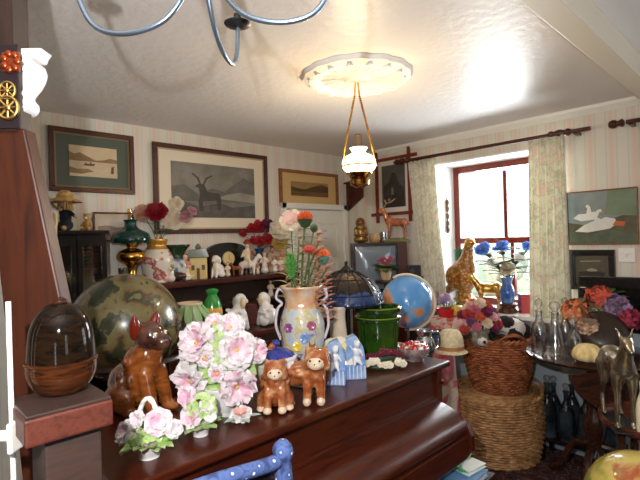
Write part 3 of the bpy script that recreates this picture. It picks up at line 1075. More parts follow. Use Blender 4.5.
# ================================================================== DRESSER AGAINST THE LEFT WALL
DX0, DX1 = .9, 2.385
SZ = 1.18
dr = thing('dresser', 'long dark wooden dresser with a crowded open top shelf against the wall', 'dresser', ((DX0 + DX1) / 2, YL - .022, 0))
dw = DX1 - DX0
MB().box((0, -.105, SZ - .0175), (dw, .21, .035), bev=.004).build('top_shelf', W['mahog'], dr, smooth=False)
MB().box((0, -.01, (SZ - .035 + .86) / 2), (dw - .06, .018, SZ - .035 - .86)).build('back_board', W['dark'], dr, smooth=False)
for sx in (-1, 1):
    MB().box((sx * (dw / 2 - .015), -.1, (SZ - .035 + .86) / 2), (.03, .19, SZ - .035 - .86)).build('side_panel', W['mahog'], dr, smooth=False)
MB().box((0, -.085, .978), (dw - .06, .13, .016)).build('inner_shelf', W['dark'], dr, smooth=False)
MB().box((0, -.29, .845), (dw, .58, .03), bev=.004).build('counter', W['mahog'], dr, smooth=False)
MB().box((0, -.28, .415), (dw - .04, .54, .83)).build('carcass', W['dark'], dr, smooth=False)
for i in range(3):
    dd = MB().box((-dw / 2 + .04 + (i + .5) * (dw - .08) / 3, -.556, .42), ((dw - .08) / 3 - .02, .014, .72), bev=.004).build('door', W['mahog'], dr, smooth=False)
    MB().ell((-dw / 2 + .04 + (i + .85) * (dw - .08) / 3, -.57, .5), .012).build('knob', W['brass'], dd)

# ================================================================== BLACK GLAZED CABINET
bx0, bx1, bz = .585, .885, 1.487
cb = thing('glazed_cabinet', 'tall narrow black cabinet with two glazed doors, left of the globe', 'cabinet', ((bx0 + bx1) / 2, 2.60, 0))
bw = bx1 - bx0
mb = MB()
mb.box((0, .15, .35), (bw, .29, .7))
mb.box((0, .288, (.7 + bz) / 2), (bw, .014, bz - .7))
for sx in (-1, 1):
    mb.box((sx * (bw / 2 - .009), .15, (.7 + bz) / 2), (.018, .262, bz - .7))
mb.box((0, .15, bz - .012), (bw, .29, .024))
mb.build('carcass', W['black'], cb, smooth=False)
MB().box((0, .13, bz + .011), (bw + .03, .30, .022), bev=.005).build('cornice', W['black'], cb, smooth=False)
MB().box((0, .15, 1.07), (bw - .04, .24, .012)).build('shelf', W['black'], cb, smooth=False)
for sx in (-1, 1):
    cx_ = sx * bw / 4
    w2, h2 = bw / 2 - .004, bz - .75
    mb = MB()
    for s_ in (-1, 1):
        mb.box((cx_ + s_ * (w2 / 2 - .012), -.006, .73 + h2 / 2), (.024, .018, h2))
        mb.box((cx_, -.006, .73 + h2 / 2 + s_ * (h2 / 2 - .02)), (w2 - .048, .018, .04))
    dd = mb.build('door', W['black'], cb, smooth=False)
    MB().box((cx_, -.006, .73 + h2 / 2), (w2 - .048, .004, h2 - .08)).build('glass_pane', glass('cabinet_glass', (225, 225, 228), .03, .5), dd, smooth=False)
for n_, (dx, col, lb) in enumerate(((-.085, W['cream'], 'cream china figure behind the left glass door of the black cabinet'), (.07, mat('pale_sail', (206, 190, 150), .7), 'cream model ship behind the right glass door of the black cabinet'))):
    f = thing('cabinet_figurine' if n_ == 0 else 'model_ship', lb, 'ornament', ((bx0 + bx1) / 2 + dx, 2.74, 1.076))
    if n_ == 0:
        MB().lathe(prof([(0, 0), (.035, .0), (.03, .05), (.02, .11), (.025, .15), (.012, .18), (.02, .21), (0, .235)], 3), seg=16).build('figure', W['cream'], f)
    else:
        MB().prism([(-.05, .02), (-.035, 0), (.035, 0), (.055, .03)], -.015, .015).build('hull', W['mahogv'], f, smooth=False)
        MB().tube([(0, 0, .02), (0, 0, .26)], .003, 6).build('mast', W['dark'], f)
        MB().grid(lambda u, v: Vector((-.045 + .09 * u, -.012 - .018 * math.sin(PI * v), .06 + .17 * v)), 4, 6).build('sail', col, f, solid=.002)

# ================================================================== TELEVISION IN THE CORNER
tp = at(380.5, 260, 3.42, 0)
k = 3.42 / FPX
tvz0, tvz1 = 1.02, P(380, 243, d=3.42).z
st_ = thing('television_stand', 'plain dark cupboard under the old television in the corner', 'cupboard', (tp.x, tp.y, 0), FACE)
MB().box((0, .15, tvz0 / 2), (.44, .3, tvz0), bev=.005).build('carcass', W['tbl'], st_, smooth=False)
for sx in (-1, 1):
    dd = MB().box((sx * .108, -.006, .5), (.2, .012, .86), bev=.004).build('door', W['mahog'], st_, smooth=False)
    MB().ell((sx * .025, -.02, .62), .011).build('knob', W['brass'], dd)
tv = thing('television', 'old wooden-cased television with a pale reflecting screen in the corner', 'television', (tp.x, tp.y, tvz0), FACE)
tw, th = 55 * k, tvz1 - tvz0
mb = MB()
mb.box((0, .15, th / 2), (tw, .27, th), bev=.006)
mb.build('case', mat('tv_case', (66, 30, 20), .5), tv, smooth=False)
mb = MB()
sw2 = 44 * k
mb.grid(lambda u, v: Vector((-tw / 2 + .022 + (sw2 - .03) * u, .013 - .016 * math.sin(PI * u) ** .5 * math.sin(PI * v) ** .5, .02 + (th - .04) * v)), 12, 10)
mb.build('screen', mat('tv_screen', (112, 122, 134), .12, coat=.5), tv)
mb = MB()
for zz in (.012, th - .012):
    mb.box((-tw / 2 + sw2 / 2, .008, zz), (sw2, .016, .018))
for xx in (-tw / 2 + .01, -tw / 2 + sw2):
    mb.box((xx, .008, th / 2), (.016, .016, th - .04))
mb.build('bezel', W['black'], tv, smooth=False)
MB().box((tw / 2 - .03, .011, th * .3), (.03, .006, th * .35)).build('speaker_grille', W['frame'], tv, smooth=False)

# ================================================================== TABLE WITH FLORAL CLOTH
TX0, TX1, TY0, TY1, TZ = 1.93, 2.49, 1.44, 2.04, .725
tb = thing('side_table', 'small wooden table under the rose-patterned cloth, beyond the piano', 'table', ((TX0 + TX1) / 2, (TY0 + TY1) / 2, 0))
tw_, td_ = TX1 - TX0 - .03, TY1 - TY0 - .03
MB().box((0, 0, TZ - .0225), (tw_, td_, .025)).build('tabletop', W['tbl'], tb, smooth=False)
for sx in (-1, 1):
    for sy in (-1, 1):
        MB().box((sx * (tw_ / 2 - .03), sy * (td_ / 2 - .03), (TZ - .035) / 2), (.04, .04, TZ - .035)).build('leg', W['tbl'], tb, smooth=False)
chz = mat('rose_chintz', (226, 206, 178), .85, stops=[(.34, (120, 130, 84)), (.38, (222, 204, 176)), (.47, (228, 210, 184)), (.51, (216, 120, 130)), (.57, (186, 52, 80)), (.63, (222, 150, 150)), (.68, (226, 208, 180))], ns=4.6, det=3, dist=.6)
mb = MB()


def cloth(u, v):
    # u around the rim, v from the middle of the table down the hanging edge
    a = 2 * PI * u
    ca, sa = math.cos(a), math.sin(a)
    m_ = max(abs(ca), abs(sa))
    hx, hy = (TX1 - TX0) / 2, (TY1 - TY0) / 2
    if v < .4:
        s_ = v / .4
        return Vector((ca / m_ * hx * s_, sa / m_ * hy * s_, TZ - .008 * max(0, s_ - .93) / .07))
    t = (v - .4) / .6
    wv = .013 * math.sin(a * 22) * t + .008 * math.sin(a * 9) * t
    cr_ = 1 + .06 * t + wv
    return Vector((ca / m_ * hx * cr_, sa / m_ * hy * cr_, TZ - .008 - .44 * t - .02 * math.sin(4 * a) * t))


mb.grid(cloth, 180, 20)
bmesh.ops.remove_doubles(mb.bm, verts=list(mb.bm.verts), dist=.0004)
o = mb.build('tablecloth', chz, None, solid=.003)
o.location = ((TX0 + TX1) / 2, (TY0 + TY1) / 2, .0015)
tag(o, 'cream cloth with large pink roses draped over the side table', 'tablecloth')
TZ += .004

# ================================================================== WICKER BASKETS
wick = mat('wicker', (176, 130, 84), .6, stops=[(.35, (150, 104, 62)), (.6, (196, 148, 98)), (.75, (212, 168, 116))], ns=24, bump=.3, bs=120)
wickr = mat('wicker_red', (156, 88, 52), .5, stops=[(.35, (128, 66, 38)), (.6, (176, 106, 64))], ns=24, bump=.3, bs=120)


def basket(label, loc, r0, r1, h, rows, stakes, m, rz=0, handles=True):
    t = thing('wicker_basket', label, 'basket', loc, rz)
    mb = MB()
    bel = lambda f: r0 + (r1 - r0) * f + .02 * math.sin(PI * f)
    for i in range(rows):
        f = (i + .5) / rows
        pts = []
        n_ = stakes * 4
        for j in range(n_):
            a = 2 * PI * j / n_
            rr = bel(f) + .006 * math.cos(stakes * a + PI * (i % 2)) + R.uniform(-.001, .001)
            pts.append((rr * math.cos(a), rr * math.sin(a), h * f + R.uniform(-.0012, .0012)))
        mb.tube(pts, h / rows * .56, 5, True)
    for j in range(stakes):
        a = 2 * PI * (j + .5) / stakes
        mb.tube([(bel(f) * math.cos(a), bel(f) * math.sin(a), h * f) for f in (0, .33, .66, 1)], .0045, 5)
    mb.build('woven_side', m, t)
    MB().lathe([(0, .0), (r0 * .98, .0), (r0 * .98, .012), (0, .012)], seg=32).build('base', m, t)
    mb = MB()
    for q_ in range(2):
        mb.tube([((bel(1) + .008 * math.cos(18 * 2 * PI * i / 120 + q_ * PI)) * math.cos(2 * PI * i / 120), (bel(1) + .008 * math.cos(18 * 2 * PI * i / 120 + q_ * PI)) * math.sin(2 * PI * i / 120), h + .009 * math.sin(18 * 2 * PI * i / 120 + q_ * PI)) for i in range(120)], .0095, 6, True)
    mb.build('rim', m, t)
    if handles:
        for a0 in handles:
            mb = MB()
            for q_ in (-1, 1):
                mb.tube([((bel(1) + .004 + .005 * q_ * math.sin(9 * f)) * math.cos(a0 + (f - .5) * .9), (bel(1) + .004 + .005 * q_ * math.sin(9 * f)) * math.sin(a0 + (f - .5) * .9), h + .05 * math.sin(PI * f) + .004 * q_) for f in [i / 20 for i in range(21)]], .007, 6)
            mb.build('handle', m, t)
    return t


BKX, BKY = 2.885, 1.395
basket('large round tan wicker basket standing on the patterned carpet', (BKX, BKY, 0), .26, .285, .405, 26, 26, wick, FACE, (0, PI))
kb = (2.97) / FPX
bk2 = at(499, 380, 2.985, .40)
# a flat wicker lid closes the lower basket and carries the upper one
lid = MB()
for i in range(14):
    rr = .018 + i * .0185
    lid.tube([(rr * math.cos(2 * PI * j / 48), rr * math.sin(2 * PI * j / 48), .002 * math.sin(12 * 2 * PI * j / 48 + PI * (i % 2))) for j in range(48)], .0085, 5, True)
lo_ = lid.build('basket_lid', wick, None)
lo_.location = (BKX, BKY, .409)
tag(lo_, 'flat round wicker lid lying in the top of the large basket', 'basket lid')
B2Z = .42
basket('smaller reddish wicker basket full of toys, stacked on the large basket', (bk2.x, bk2.y, B2Z), .155, .208, .335, 22, 22, wickr, FACE, (-PI / 2 + .05, PI / 2))
B2T = B2Z + .335

# ================================================================== ROUND TABLE ON THE RIGHT
RTX, RTY, RTZ, RTR = 2.80, .785, .76, .32
rt = thing('round_table', 'round dark wooden pedestal table with decanters, in front of the swan picture', 'table', (RTX, RTY, 0))
MB().lathe(prof([(0, RTZ - .022), (RTR - .01, RTZ - .022), (RTR, RTZ - .012), (RTR - .004, RTZ), (0, RTZ)], 2), seg=56).build('tabletop', W['tbl'], rt)
MB().lathe(prof([(.05, .20), (.035, .26), (.055, .36), (.03, .46), (.028, .62), (.05, .70), (.09, .737), (0, .737)], 3), seg=24).build('pedestal', W['tbl'], rt)
for i in range(3):
    a = (PI, 1.31, -1.31)[i]
    MB().tube(smooth_pts([(.03 * math.cos(a), .03 * math.sin(a), .25), (.12 * math.cos(a), .12 * math.sin(a), .22), (.20 * math.cos(a), .20 * math.sin(a), .08), (.27 * math.cos(a), .27 * math.sin(a), .02)], 5), .02, 8).build('leg', W['tbl'], rt)
# hanging leaf: half-round flap below the front right rim
lfm = MB()
hp = [(-.24, 0), (.24, 0)] + [(.24 * math.cos(a), -.19 * math.sin(a)) for a in [PI * i / 24 for i in range(1, 24)]]
lfm.prism(hp, -.009, .009)
lf = lfm.build('drop_leaf', W['tbl'], rt, smooth=False, bev=.004)
lc = P(613, 366, d=2.24)
lf.location = (lc.x - RTX, lc.y - RTY, RTZ - .024)
lf.rotation_euler = (rad(-14), 0, FACE + .15)

# low round table carrying the metal animal
DTX, DTY, DTZ, DTR = 2.37, .425, .60, .215
dt = thing('tray_table', 'small round red-brown table with raised rim under the metal deer', 'table', (DTX, DTY, 0))
MB().lathe([(0, DTZ - .02), (DTR - .012, DTZ - .02), (DTR, DTZ - .008), (DTR, DTZ + .014), (DTR - .012, DTZ + .014), (DTR - .016, DTZ), (0, DTZ)], seg=48).build('tray_top', mat('red_lacquer_wood', (96, 46, 30), .25, coat=.5), dt)
for i in range(4):
    a = PI / 4 + i * PI / 2
    MB().lathe(prof([(.012, 0), (.016, .1), (.012, .2), (.018, .4), (.014, .5), (.02, DTZ - .021)], 3), (.15 * math.cos(a), .15 * math.sin(a), 0), 12).build('leg', W['tbl'], dt)

# small glossy globe at the bottom edge
yc = P(642, 507, d=1.5)
yg = thing('small_floor_globe', 'glossy yellow-green globe at the bottom right edge of the view', 'globe', (yc.x, yc.y, 0), FACE)
ym = mat('yellow_map', (190, 170, 70), .15, coat=.8, stops=[(.36, (132, 140, 56)), (.46, (196, 176, 84)), (.56, (206, 186, 104)), (.64, (170, 84, 44)), (.72, (120, 124, 52))], ns=9, det=4, dist=.5)
MB().ball((0, 0, yc.z), .172, 48, 28).build('sphere', ym, yg)
mb = MB()
mb.tube([(.186 * math.cos(a), .186 * math.sin(a), yc.z - .06) for a in [2 * PI * i / 48 for i in range(48)]], .012, 8, True)
mb.build('cradle_ring', W['tbl'], yg)
for i in range(3):
    a = PI / 2 + i * 2 * PI / 3
    MB().tube([(.186 * math.cos(a), .186 * math.sin(a), yc.z - .06), (.15 * math.cos(a), .15 * math.sin(a), .2), (.2 * math.cos(a), .2 * math.sin(a), 0)], .014, 8).build('leg', W['tbl'], yg)

# ================================================================== CHAIR AT THE PIANO
blue = mat('blue_woven', (64, 84, 132), .8, tex='voronoi', stops=[(.12, (214, 220, 230)), (.2, (56, 74, 122)), (.55, (72, 92, 142)), (.8, (40, 54, 96))], ns=62)
chx0, chx1, chy = .075, .495, .63
cc = thing('carved_chair', 'dark carved chair with blue and white patterned edging, its back towards the piano', 'chair', ((chx0 + chx1) / 2, chy, 0))
hwc = (chx1 - chx0) / 2
ztr = 1.03


def arch(x):
    return ztr + .028 * (1 - (x / hwc) ** 2) + .012 * (abs(x) / hwc) ** 6


MB().tube([(x, -.004, arch(x)) for x in [-hwc + 2 * hwc * i / 30 for i in range(31)]], .0125, 10).build('top_rail', blue, cc)
for sx in (-1, 1):
    MB().tube([(sx * hwc, -.004, ztr + .018), (sx * (hwc + .006), -.004, .95), (sx * (hwc - .02), 0, .46)], [.015, .019, .017], 10).build('stile', blue, cc)
    MB().ell((sx * (hwc + .002), -.004, ztr + .024), (.018, .02, .022)).build('corner_ear', blue, cc)
    MB().tube([(sx * (hwc - .02), 0, .46), (sx * (hwc - .01), .05, 0)], [.02, .016], 8).build('leg', W['black'], cc)
    MB().tube([(sx * (hwc - .02), -.36, .42), (sx * (hwc - .02), -.37, 0)], [.02, .014], 8).build('leg', W['black'], cc)
pan = MB()
pan.prism([(-hwc + .015, .56)] + [(-hwc + .015 + (2 * hwc - .03) * i / 20, arch(-hwc + .015 + (2 * hwc - .03) * i / 20) - .014) for i in range(21)] + [(hwc - .015, .56)], .002, .016)
pp = pan.build('back_panel', W['black'], cc, smooth=False)
sc_ = MB()
for sx in (-1, 1):
    for (x0, z0, r0, dr_) in ((.055, .99, .035, 1), (.125, .985, .03, -1), (.17, .95, .026, 1), (.06, .90, .036, -1), (.13, .90, .03, 1), (.09, .81, .04, 1), (.1, .71, .04, -1)):
        sc_.tube([(sx * (x0 + r0 * (1 - .8 * i / 28) * math.cos(dr_ * 3.6 * PI * i / 28)), -.002, z0 + r0 * (1 - .8 * i / 28) * math.sin(dr_ * 3.6 * PI * i / 28)) for i in range(28)], .0055, 6)
sc_.tube([(0, -.002, .6), (0, -.004, .8), (0, -.002, 1.03)], .008, 6)
sc_.build('carved_scrolls', W['black'], pp)
MB().box((0, -.2, .445), (2 * hwc - .01, .38, .05), bev=.015).build('seat', blue, cc)

# books on a low stool by the piano's right end
bs_ = P(446, 470, z=.46)
so = thing('low_stool', 'low dark wooden stool under the blue book at the right end of the piano', 'stool', (bs_.x + .03, bs_.y - .02, 0), .05)
MB().box((0, 0, .405), (.30, .22, .03), bev=.004).build('seat', W['dark'], so, smooth=False)
for sx in (-1, 1):
    for sy in (-1, 1):
        MB().box((sx * .125, sy * .085, .195), (.03, .03, .39)).build('leg', W['dark'], so, smooth=False)


def book(label, loc, w, d_, h, col, rz):
    t = thing('book', label, 'book', loc, rz, 'books on the low stool')
    MB().box((0, 0, h - .0015), (w, d_, .003)).build('front_cover', col, t, smooth=False)
    MB().box((0, 0, .0015), (w, d_, .003)).build('back_cover', col, t, smooth=False)
    MB().box((-w / 2 + .0015, 0, h / 2), (.003, d_, h - .006)).build('spine', col, t, smooth=False)
    MB().box((.001, 0, h / 2), (w - .01, d_ - .01, h - .006)).build('pages', W['paint'], t, smooth=False)
    return t


book('large pale blue book lying flat on the low stool', (bs_.x + .0, bs_.y - .02, .42), .27, .2, .028, mat('book_blue', (88, 136, 182), .5), .05)
book('green and white booklet lying on the blue book', (bs_.x + .105, bs_.y - .015, .448), .12, .15, .016, mat('book_green', (150, 196, 150), .5, stops=[(.45, (74, 160, 96)), (.5, (232, 236, 226))], ns=9), -.12)
# ================================================================== ORNAMENTS ON THE PIANO
def kpx(d):
    return d / FPX


def onp(px, py, z=PZ):
    p = P(px, py, z=z)
    return p, (p - Vector((0, 0, EYE))).dot(fw_) / FPX


ginger = china('ginger_glaze', (156, 88, 46), stops=[(.35, (138, 68, 30)), (.52, (164, 96, 52)), (.68, (206, 160, 116))], ns=30, coat=.7)
pinkw = china('pink_edge_petal', (236, 222, 228), stops=[(.4, (230, 226, 226)), (.7, (222, 184, 200))], ns=30, coat=.2)
whitep = china('white_petal', (230, 226, 226), coat=.2)
pinkp = china('pink_petal', (230, 180, 200), coat=.2, stops=[(.4, (240, 220, 228)), (.65, (224, 164, 190))], ns=30)
palegr = china('pale_green_leaf', (176, 206, 128), coat=.2, stops=[(.35, (160, 196, 110)), (.65, (206, 224, 168))], ns=26)
cobalt = china('cobalt_glaze', (44, 56, 140))
skyb = china('sky_blue_glaze', (132, 166, 216), stops=[(.35, (112, 150, 208)), (.65, (160, 188, 226))], ns=24)

# large porcelain flower arrangement
d_ = 1.47
k = kpx(d_)
bl = at(221, 405, d_, PZ)
pa = thing('porcelain_flower_bowl', 'large white china bowl heaped with pink-edged porcelain peonies', 'flower ornament', bl, FACE)
MB().lathe(prof([(0, 0), (14 * k, 0), (16 * k, 3 * k), (20 * k, 12 * k), (24 * k, 24 * k), (25 * k, 28 * k), (22 * k, 28 * k), (0, 24 * k)], 3), seg=32, lobe=(12, .03)).build('bowl', W['white'], pa)
mb = MB()
mb.ell((0, 4 * k, 48 * k), (30 * k, 20 * k, 34 * k), None, 3)
mb.build('leafy_core', palegr, pa)
FL = [(-18, 73, -15, 17), (21, 65, -16, 17), (-25, 37, -17, 17), (21, 30, -19, 16), (13, 85, -4, 12), (37, 60, -4, 11), (-9, 59, -22, 8), (3, 45, -24, 8), (-4, 88, 2, 9), (-31, 58, -4, 9)]
for (x, z, y, r) in FL:
    mb = MB()
    nr = Vector((x * .02, -1 + (y + 20) * .01, (z - 50) * .014))
    mb.bloom((x * k, y * k, z * k), nr, r * k * 1.08, 3, 7, 0, 1, .84, .2)
    mb.mi = 2
    mb.ell((x * k, (y - 3) * k, z * k), (2.2 * k,) * 3, None, 1)
    mb.build('peony', [pinkp, pinkw if (x + z) % 2 else whitep, mat('stamen', (222, 186, 90), .5)], pa)
def front_leaves(c, rx, ry, rz_, n, ln, wd, zlo=-.9, zhi=.95, seed=1):
    """leaves lying on the viewer's half of a rounded bunch"""
    rnd = random.Random(seed)
    mb = MB()
    for i in range(n):
        a = rnd.uniform(-1.75, 1.75)
        b = rnd.uniform(zlo, zhi)
        cb = math.sqrt(1 - b * b)
        nr = Vector((math.sin(a) * cb / rx, -math.cos(a) * cb / ry, b / rz_)).normalized()
        p = Vector(c) + Vector((rx * math.sin(a) * cb, -ry * math.cos(a) * cb, rz_ * b))
        t = nr.cross(Vector((rnd.uniform(-1, 1), rnd.uniform(-1, 1), rnd.uniform(-1, 1)))).normalized()
        mb.leafblade(p - t * ln * .4, t + nr * .25, ln * rnd.uniform(.8, 1.2), wd, .1, nr)
    return mb


front_leaves((0, 4 * k, 48 * k), 34 * k, 24 * k, 38 * k, 110, 15 * k, 10 * k).build('leaves', palegr, pa)


def small_arr(label, px, py, bowl, blooms, nleaf, handle=0, nm='porcelain_flower_basket', hgt=20, sprd=22, heap=None):
    p, k = onp(px, py)
    t = thing(nm, label, 'flower ornament', p, FACE)
    t.location += fw_ * bowl[0] * k
    rb, rt2, hb2 = bowl
    MB().lathe(prof([(0, 0), (rb * k, 0), (rb * 1.03 * k, 2 * k), (rt2 * .9 * k, hb2 * .7 * k), (rt2 * k, hb2 * k), (rt2 * .85 * k, hb2 * k), (0, hb2 * .9 * k)], 3), seg=24, lobe=(12, .03)).build('bowl', W['white'], t)
    for (x, y, z, r, ty) in blooms:
        mb = MB()
        mb.bloom((x * k, y * k, z * k), (x * .03, -1, .5), r * k, 3, 6, 0, 1, .85, .15)
        mb.build('flower', [pinkp, pinkw] if ty else [pinkw, whitep], t)
    mb = MB()
    for i in range(nleaf):
        a = 2 * PI * i / nleaf + R.uniform(-.2, .2)
        mb.leafblade((rt2 * .75 * k * math.cos(a), rt2 * .75 * k * math.sin(a), hb2 * k * .95), (math.cos(a), math.sin(a) - (.3 if math.sin(a) < 0 else 0), R.uniform(.15, .8)), R.uniform(.5, .9) * sprd * k, 11 * k, .3)
    mb.build('leaves', palegr, t)
    if heap:
        front_leaves((0, 0, heap[2] * k), heap[0] * k, heap[0] * .6 * k, heap[1] * k, 40, 9 * k, 7 * k, seed=nleaf).build('upper_leaves', palegr, t)
    if handle:
        mb = MB()
        for q_ in (-1, 1):
            mb.tube([(rt2 * .8 * k * math.cos(a), q_ * 1.6 * k * math.sin(6 * a), hb2 * k * .9 + handle * k * math.sin(a)) for a in [PI * i / 26 for i in range(27)]], 2.2 * k, 8)
        mb.build('handle', W['white'], t)
    return t


small_arr('small white china flower basket with arched handle, nearest the piano\'s left end', 146, 461, (9.5, 15, 15), [(13, -8, 38, 13, 1), (-20, -8, 30, 10, 0), (-26, -2, 22, 8, 0), (-10, -4, 40, 8, 0), (27, -4, 29, 9, 0)], 26, 46, sprd=27, heap=(22, 9, 20))
small_arr('little white china pot of pink roses between the basket and the large bowl', 199, 438, (7, 10, 10), [(-7, -8, 22, 11, 1), (8, -6, 32, 7, 0), (-12, -2, 40, 10, 1), (12, -7, 22, 6, 0)], 16, 0, 'porcelain_flower_pot', sprd=19, heap=(16, 17, 27))
p, k = onp(239, 424)
lf_ = thing('porcelain_flower_spray', 'single pale pink china flower with leaves lying flat on the piano edge', 'flower ornament', p + fw_ * .03, FACE)
mb = MB()
mb.bloom((0, 0, 6 * k), (0, -.35, 1), 11 * k, 3, 6, 0, 1, .9, .1)
mb.build('flower', [china('salmon_petal', (226, 172, 160), coat=.2), whitep], lf_)
mb = MB()
for a in (.2, 1.2, 2.2, 3.1, 4.0, 5.3):
    mb.leafblade((0, 0, 2.5 * k), (math.cos(a), math.sin(a), .12), 21 * k, 9 * k, .1)
mb.build('leaves', china('blue_green_leaf', (186, 206, 190), coat=.2), lf_)

# brown glazed seated dog
p = at(143, 408, 1.50, PZ)
k = kpx(1.515)
S = 93 * k
dg_ = thing('pottery_dog', 'brown glazed pottery spaniel sitting in front of the large globe', 'dog ornament', p, FACE + 1.15)
br_ = mat('treacle_glaze', (150, 84, 34), .1, coat=.8, stops=[(.35, (104, 52, 20)), (.55, (138, 76, 30)), (.7, (160, 94, 42))], ns=14, st=(1, 1, 3), dist=.8)
br2 = mat('dark_treacle', (74, 48, 40), .14, coat=.6, stops=[(.4, (54, 34, 30)), (.65, (104, 66, 50))], ns=20)
rdE = mat('red_brown_glaze', (112, 34, 18), .1, coat=.8)
prims = [('e', (0, .12, .27), (.25, .28, .27), 0), ('e', (0, 0, .42), (.2, .21, .3), 0), ('e', (0, -.08, .56), (.17, .16, .2), 0), ('e', (0, -.13, .79), (.155, .165, .155), 1),
         ('e', (0, -.29, .735), (.1, .1, .085), 1), ('e', (0, -.38, .76), (.04, .03, .03), 1),
         ('c', (-.1, -.14, .42), .085, (-.11, -.24, .05), .065, 0), ('c', (.1, -.14, .42), .085, (.11, -.24, .05), .065, 0),
         ('e', (-.11, -.28, .04), (.075, .11, .045), 0), ('e', (.11, -.28, .04), (.075, .11, .045), 0),
         ('e', (-.22, .1, .16), (.11, .2, .16), 0), ('e', (.22, .1, .16), (.11, .2, .16), 0), ('e', (-.22, -.06, .04), (.07, .13, .045), 0), ('e', (.22, -.06, .04), (.07, .13, .045), 0),
         ('c', (0, .38, .1), .05, (.12, .46, .22), .03, 0)]
for i in range(18):
    a = R.uniform(0, 2 * PI)
    z = R.uniform(.2, .62)
    rr = .235 - .1 * max(0, z - .35)
    prims.append(('e', (rr * math.cos(a), .06 + rr * 1.02 * math.sin(a), z), (.035, .035, .07), 0))
blob('body', prims, [br_, br2], dg_, S, .02, 2)
for sx in (-1, 1):
    mb = MB()
    mb.lathe(prof([(0, -.15 * S), (.06 * S, -.1 * S), (.066 * S, 0), (.04 * S, .09 * S), (0, .15 * S)], 3), (sx * .13 * S, -.06 * S, .9 * S), 14, (.15, sx * .22, 0))
    mb.build('ear', rdE, dg_)
    mb = MB()
    mb.ell((sx * .07 * S, -.272 * S, .83 * S), .026 * S, None, 2)
    mb.mi = 1
    mb.ell((sx * .072 * S, -.291 * S, .832 * S), .013 * S, None, 1)
    mb.build('eye', [W['cream'], W['blackc']], dg_)

# tureen with cobalt lid
d_ = 1.565
k = kpx(d_)
tu = thing('lidded_tureen', 'white china tureen with cobalt blue lid, behind the ginger cats', 'tureen', at(277, 388, d_, PZ), FACE)
MB().lathe(prof([(0, 0), (12 * k, 0), (12 * k, 3 * k), (8 * k, 7 * k), (16 * k, 18 * k), (20.5 * k, 31 * k), (19.5 * k, 41 * k), (0, 41 * k)], 3), seg=32).build('bowl', china('tureen_white', (226, 224, 220), stops=[(.5, (228, 226, 222)), (.62, (216, 204, 170)), (.7, (150, 110, 150))], ns=30), tu)
MB().lathe(prof([(21 * k, 41 * k), (21.5 * k, 42.5 * k), (19 * k, 44 * k), (0, 44 * k)], 2), seg=42, lobe=(14, .03)).build('lid_rim', W['white'], tu)
MB().lathe(prof([(18.5 * k, 44 * k), (14 * k, 48 * k), (7 * k, 51 * k), (0, 52 * k)], 3), seg=42, lobe=(14, .06)).build('lid', cobalt, tu)
MB().lathe(prof([(2.2 * k, 51 * k), (1.8 * k, 53 * k), (4 * k, 55 * k), (3.4 * k, 58 * k), (0, 59.5 * k)], 3), seg=16).build('lid_knob', cobalt, tu)


# two ginger cats
def cat_prims(stand):
    rnd = random.Random(3 + stand)
    if stand:
        pr = [('e', (-.05, .02, .46), (.38, .19, .2), 0), ('e', (-.32, .04, .44), (.2, .19, .21), 0), ('e', (.22, -.03, .48), (.22, .19, .23), 0),
              ('c', (.16, -.14, .4), .09, (.15, -.18, .06), .065, 0), ('c', (.36, -.1, .4), .09, (.37, -.14, .06), .065, 0), ('c', (-.4, -.1, .36), .1, (-.4, -.12, .06), .068, 0), ('c', (-.3, .12, .36), .1, (-.28, .12, .06), .062, 0)]
        pr += [('e', (x, y, .07), (.072, .085, .075), 1) for x, y in ((.15, -.2), (.37, -.16), (-.4, -.14), (-.28, .1))]
        pr += [('c', (-.48, .05, .5), .09, (-.58, .08, .72), .085, 0), ('c', (-.58, .08, .72), .085, (-.46, .06, .9), .06, 0)]
        hx, hy, hz = .32, -.14, .74
        for i in range(26):
            a, x = rnd.uniform(0, PI), rnd.uniform(-.45, .3)
            pr.insert(0, ('e', (x, -.17 * math.cos(a), .46 + .18 * math.sin(a)), (.07, .05, .045), 0))
    else:
        pr = [('e', (0, .1, .28), (.25, .27, .27), 0), ('e', (0, -.02, .42), (.22, .2, .26), 0),
              ('c', (-.12, -.14, .4), .09, (-.13, -.22, .05), .07, 0), ('c', (.12, -.14, .4), .09, (.13, -.22, .05), .07, 0), ('e', (-.13, -.25, .06), (.085, .1, .065), 1), ('e', (.13, -.25, .06), (.085, .1, .065), 1),
              ('e', (-.24, .06, .16), (.11, .2, .16), 0), ('e', (.24, .06, .16), (.11, .2, .16), 0), ('e', (-.26, -.08, .05), (.08, .12, .05), 1), ('e', (.26, -.08, .05), (.08, .12, .05), 1), ('c', (.2, .3, .08), .06, (.32, .1, .06), .05, 0)]
        hx, hy, hz = .02, -.12, .74
        for i in range(22):
            a, z = rnd.uniform(0, 2 * PI), rnd.uniform(.15, .58)
            pr.insert(0, ('e', (.22 * math.cos(a), .04 + .22 * math.sin(a), z), (.06, .06, .08), 0))
    pr += [('e', (hx, hy, hz), (.215, .19, .185), 0), ('e', (hx, hy - .13, hz - .03), (.135, .085, .115), 1), ('e', (hx, hy - .18, hz - .06), (.1, .06, .07), 1)]
    for sx in (-1, 1):
        pr.append(('c', (hx + sx * .13, hy + .02, hz + .12), .07, (hx + sx * .165, hy + .02, hz + .19), .03, 0))
        pr.append(('e', (hx + sx * .15, hy - .04, hz - .08), (.08, .08, .09), 0))
    return pr, (hx, hy - .02, hz)


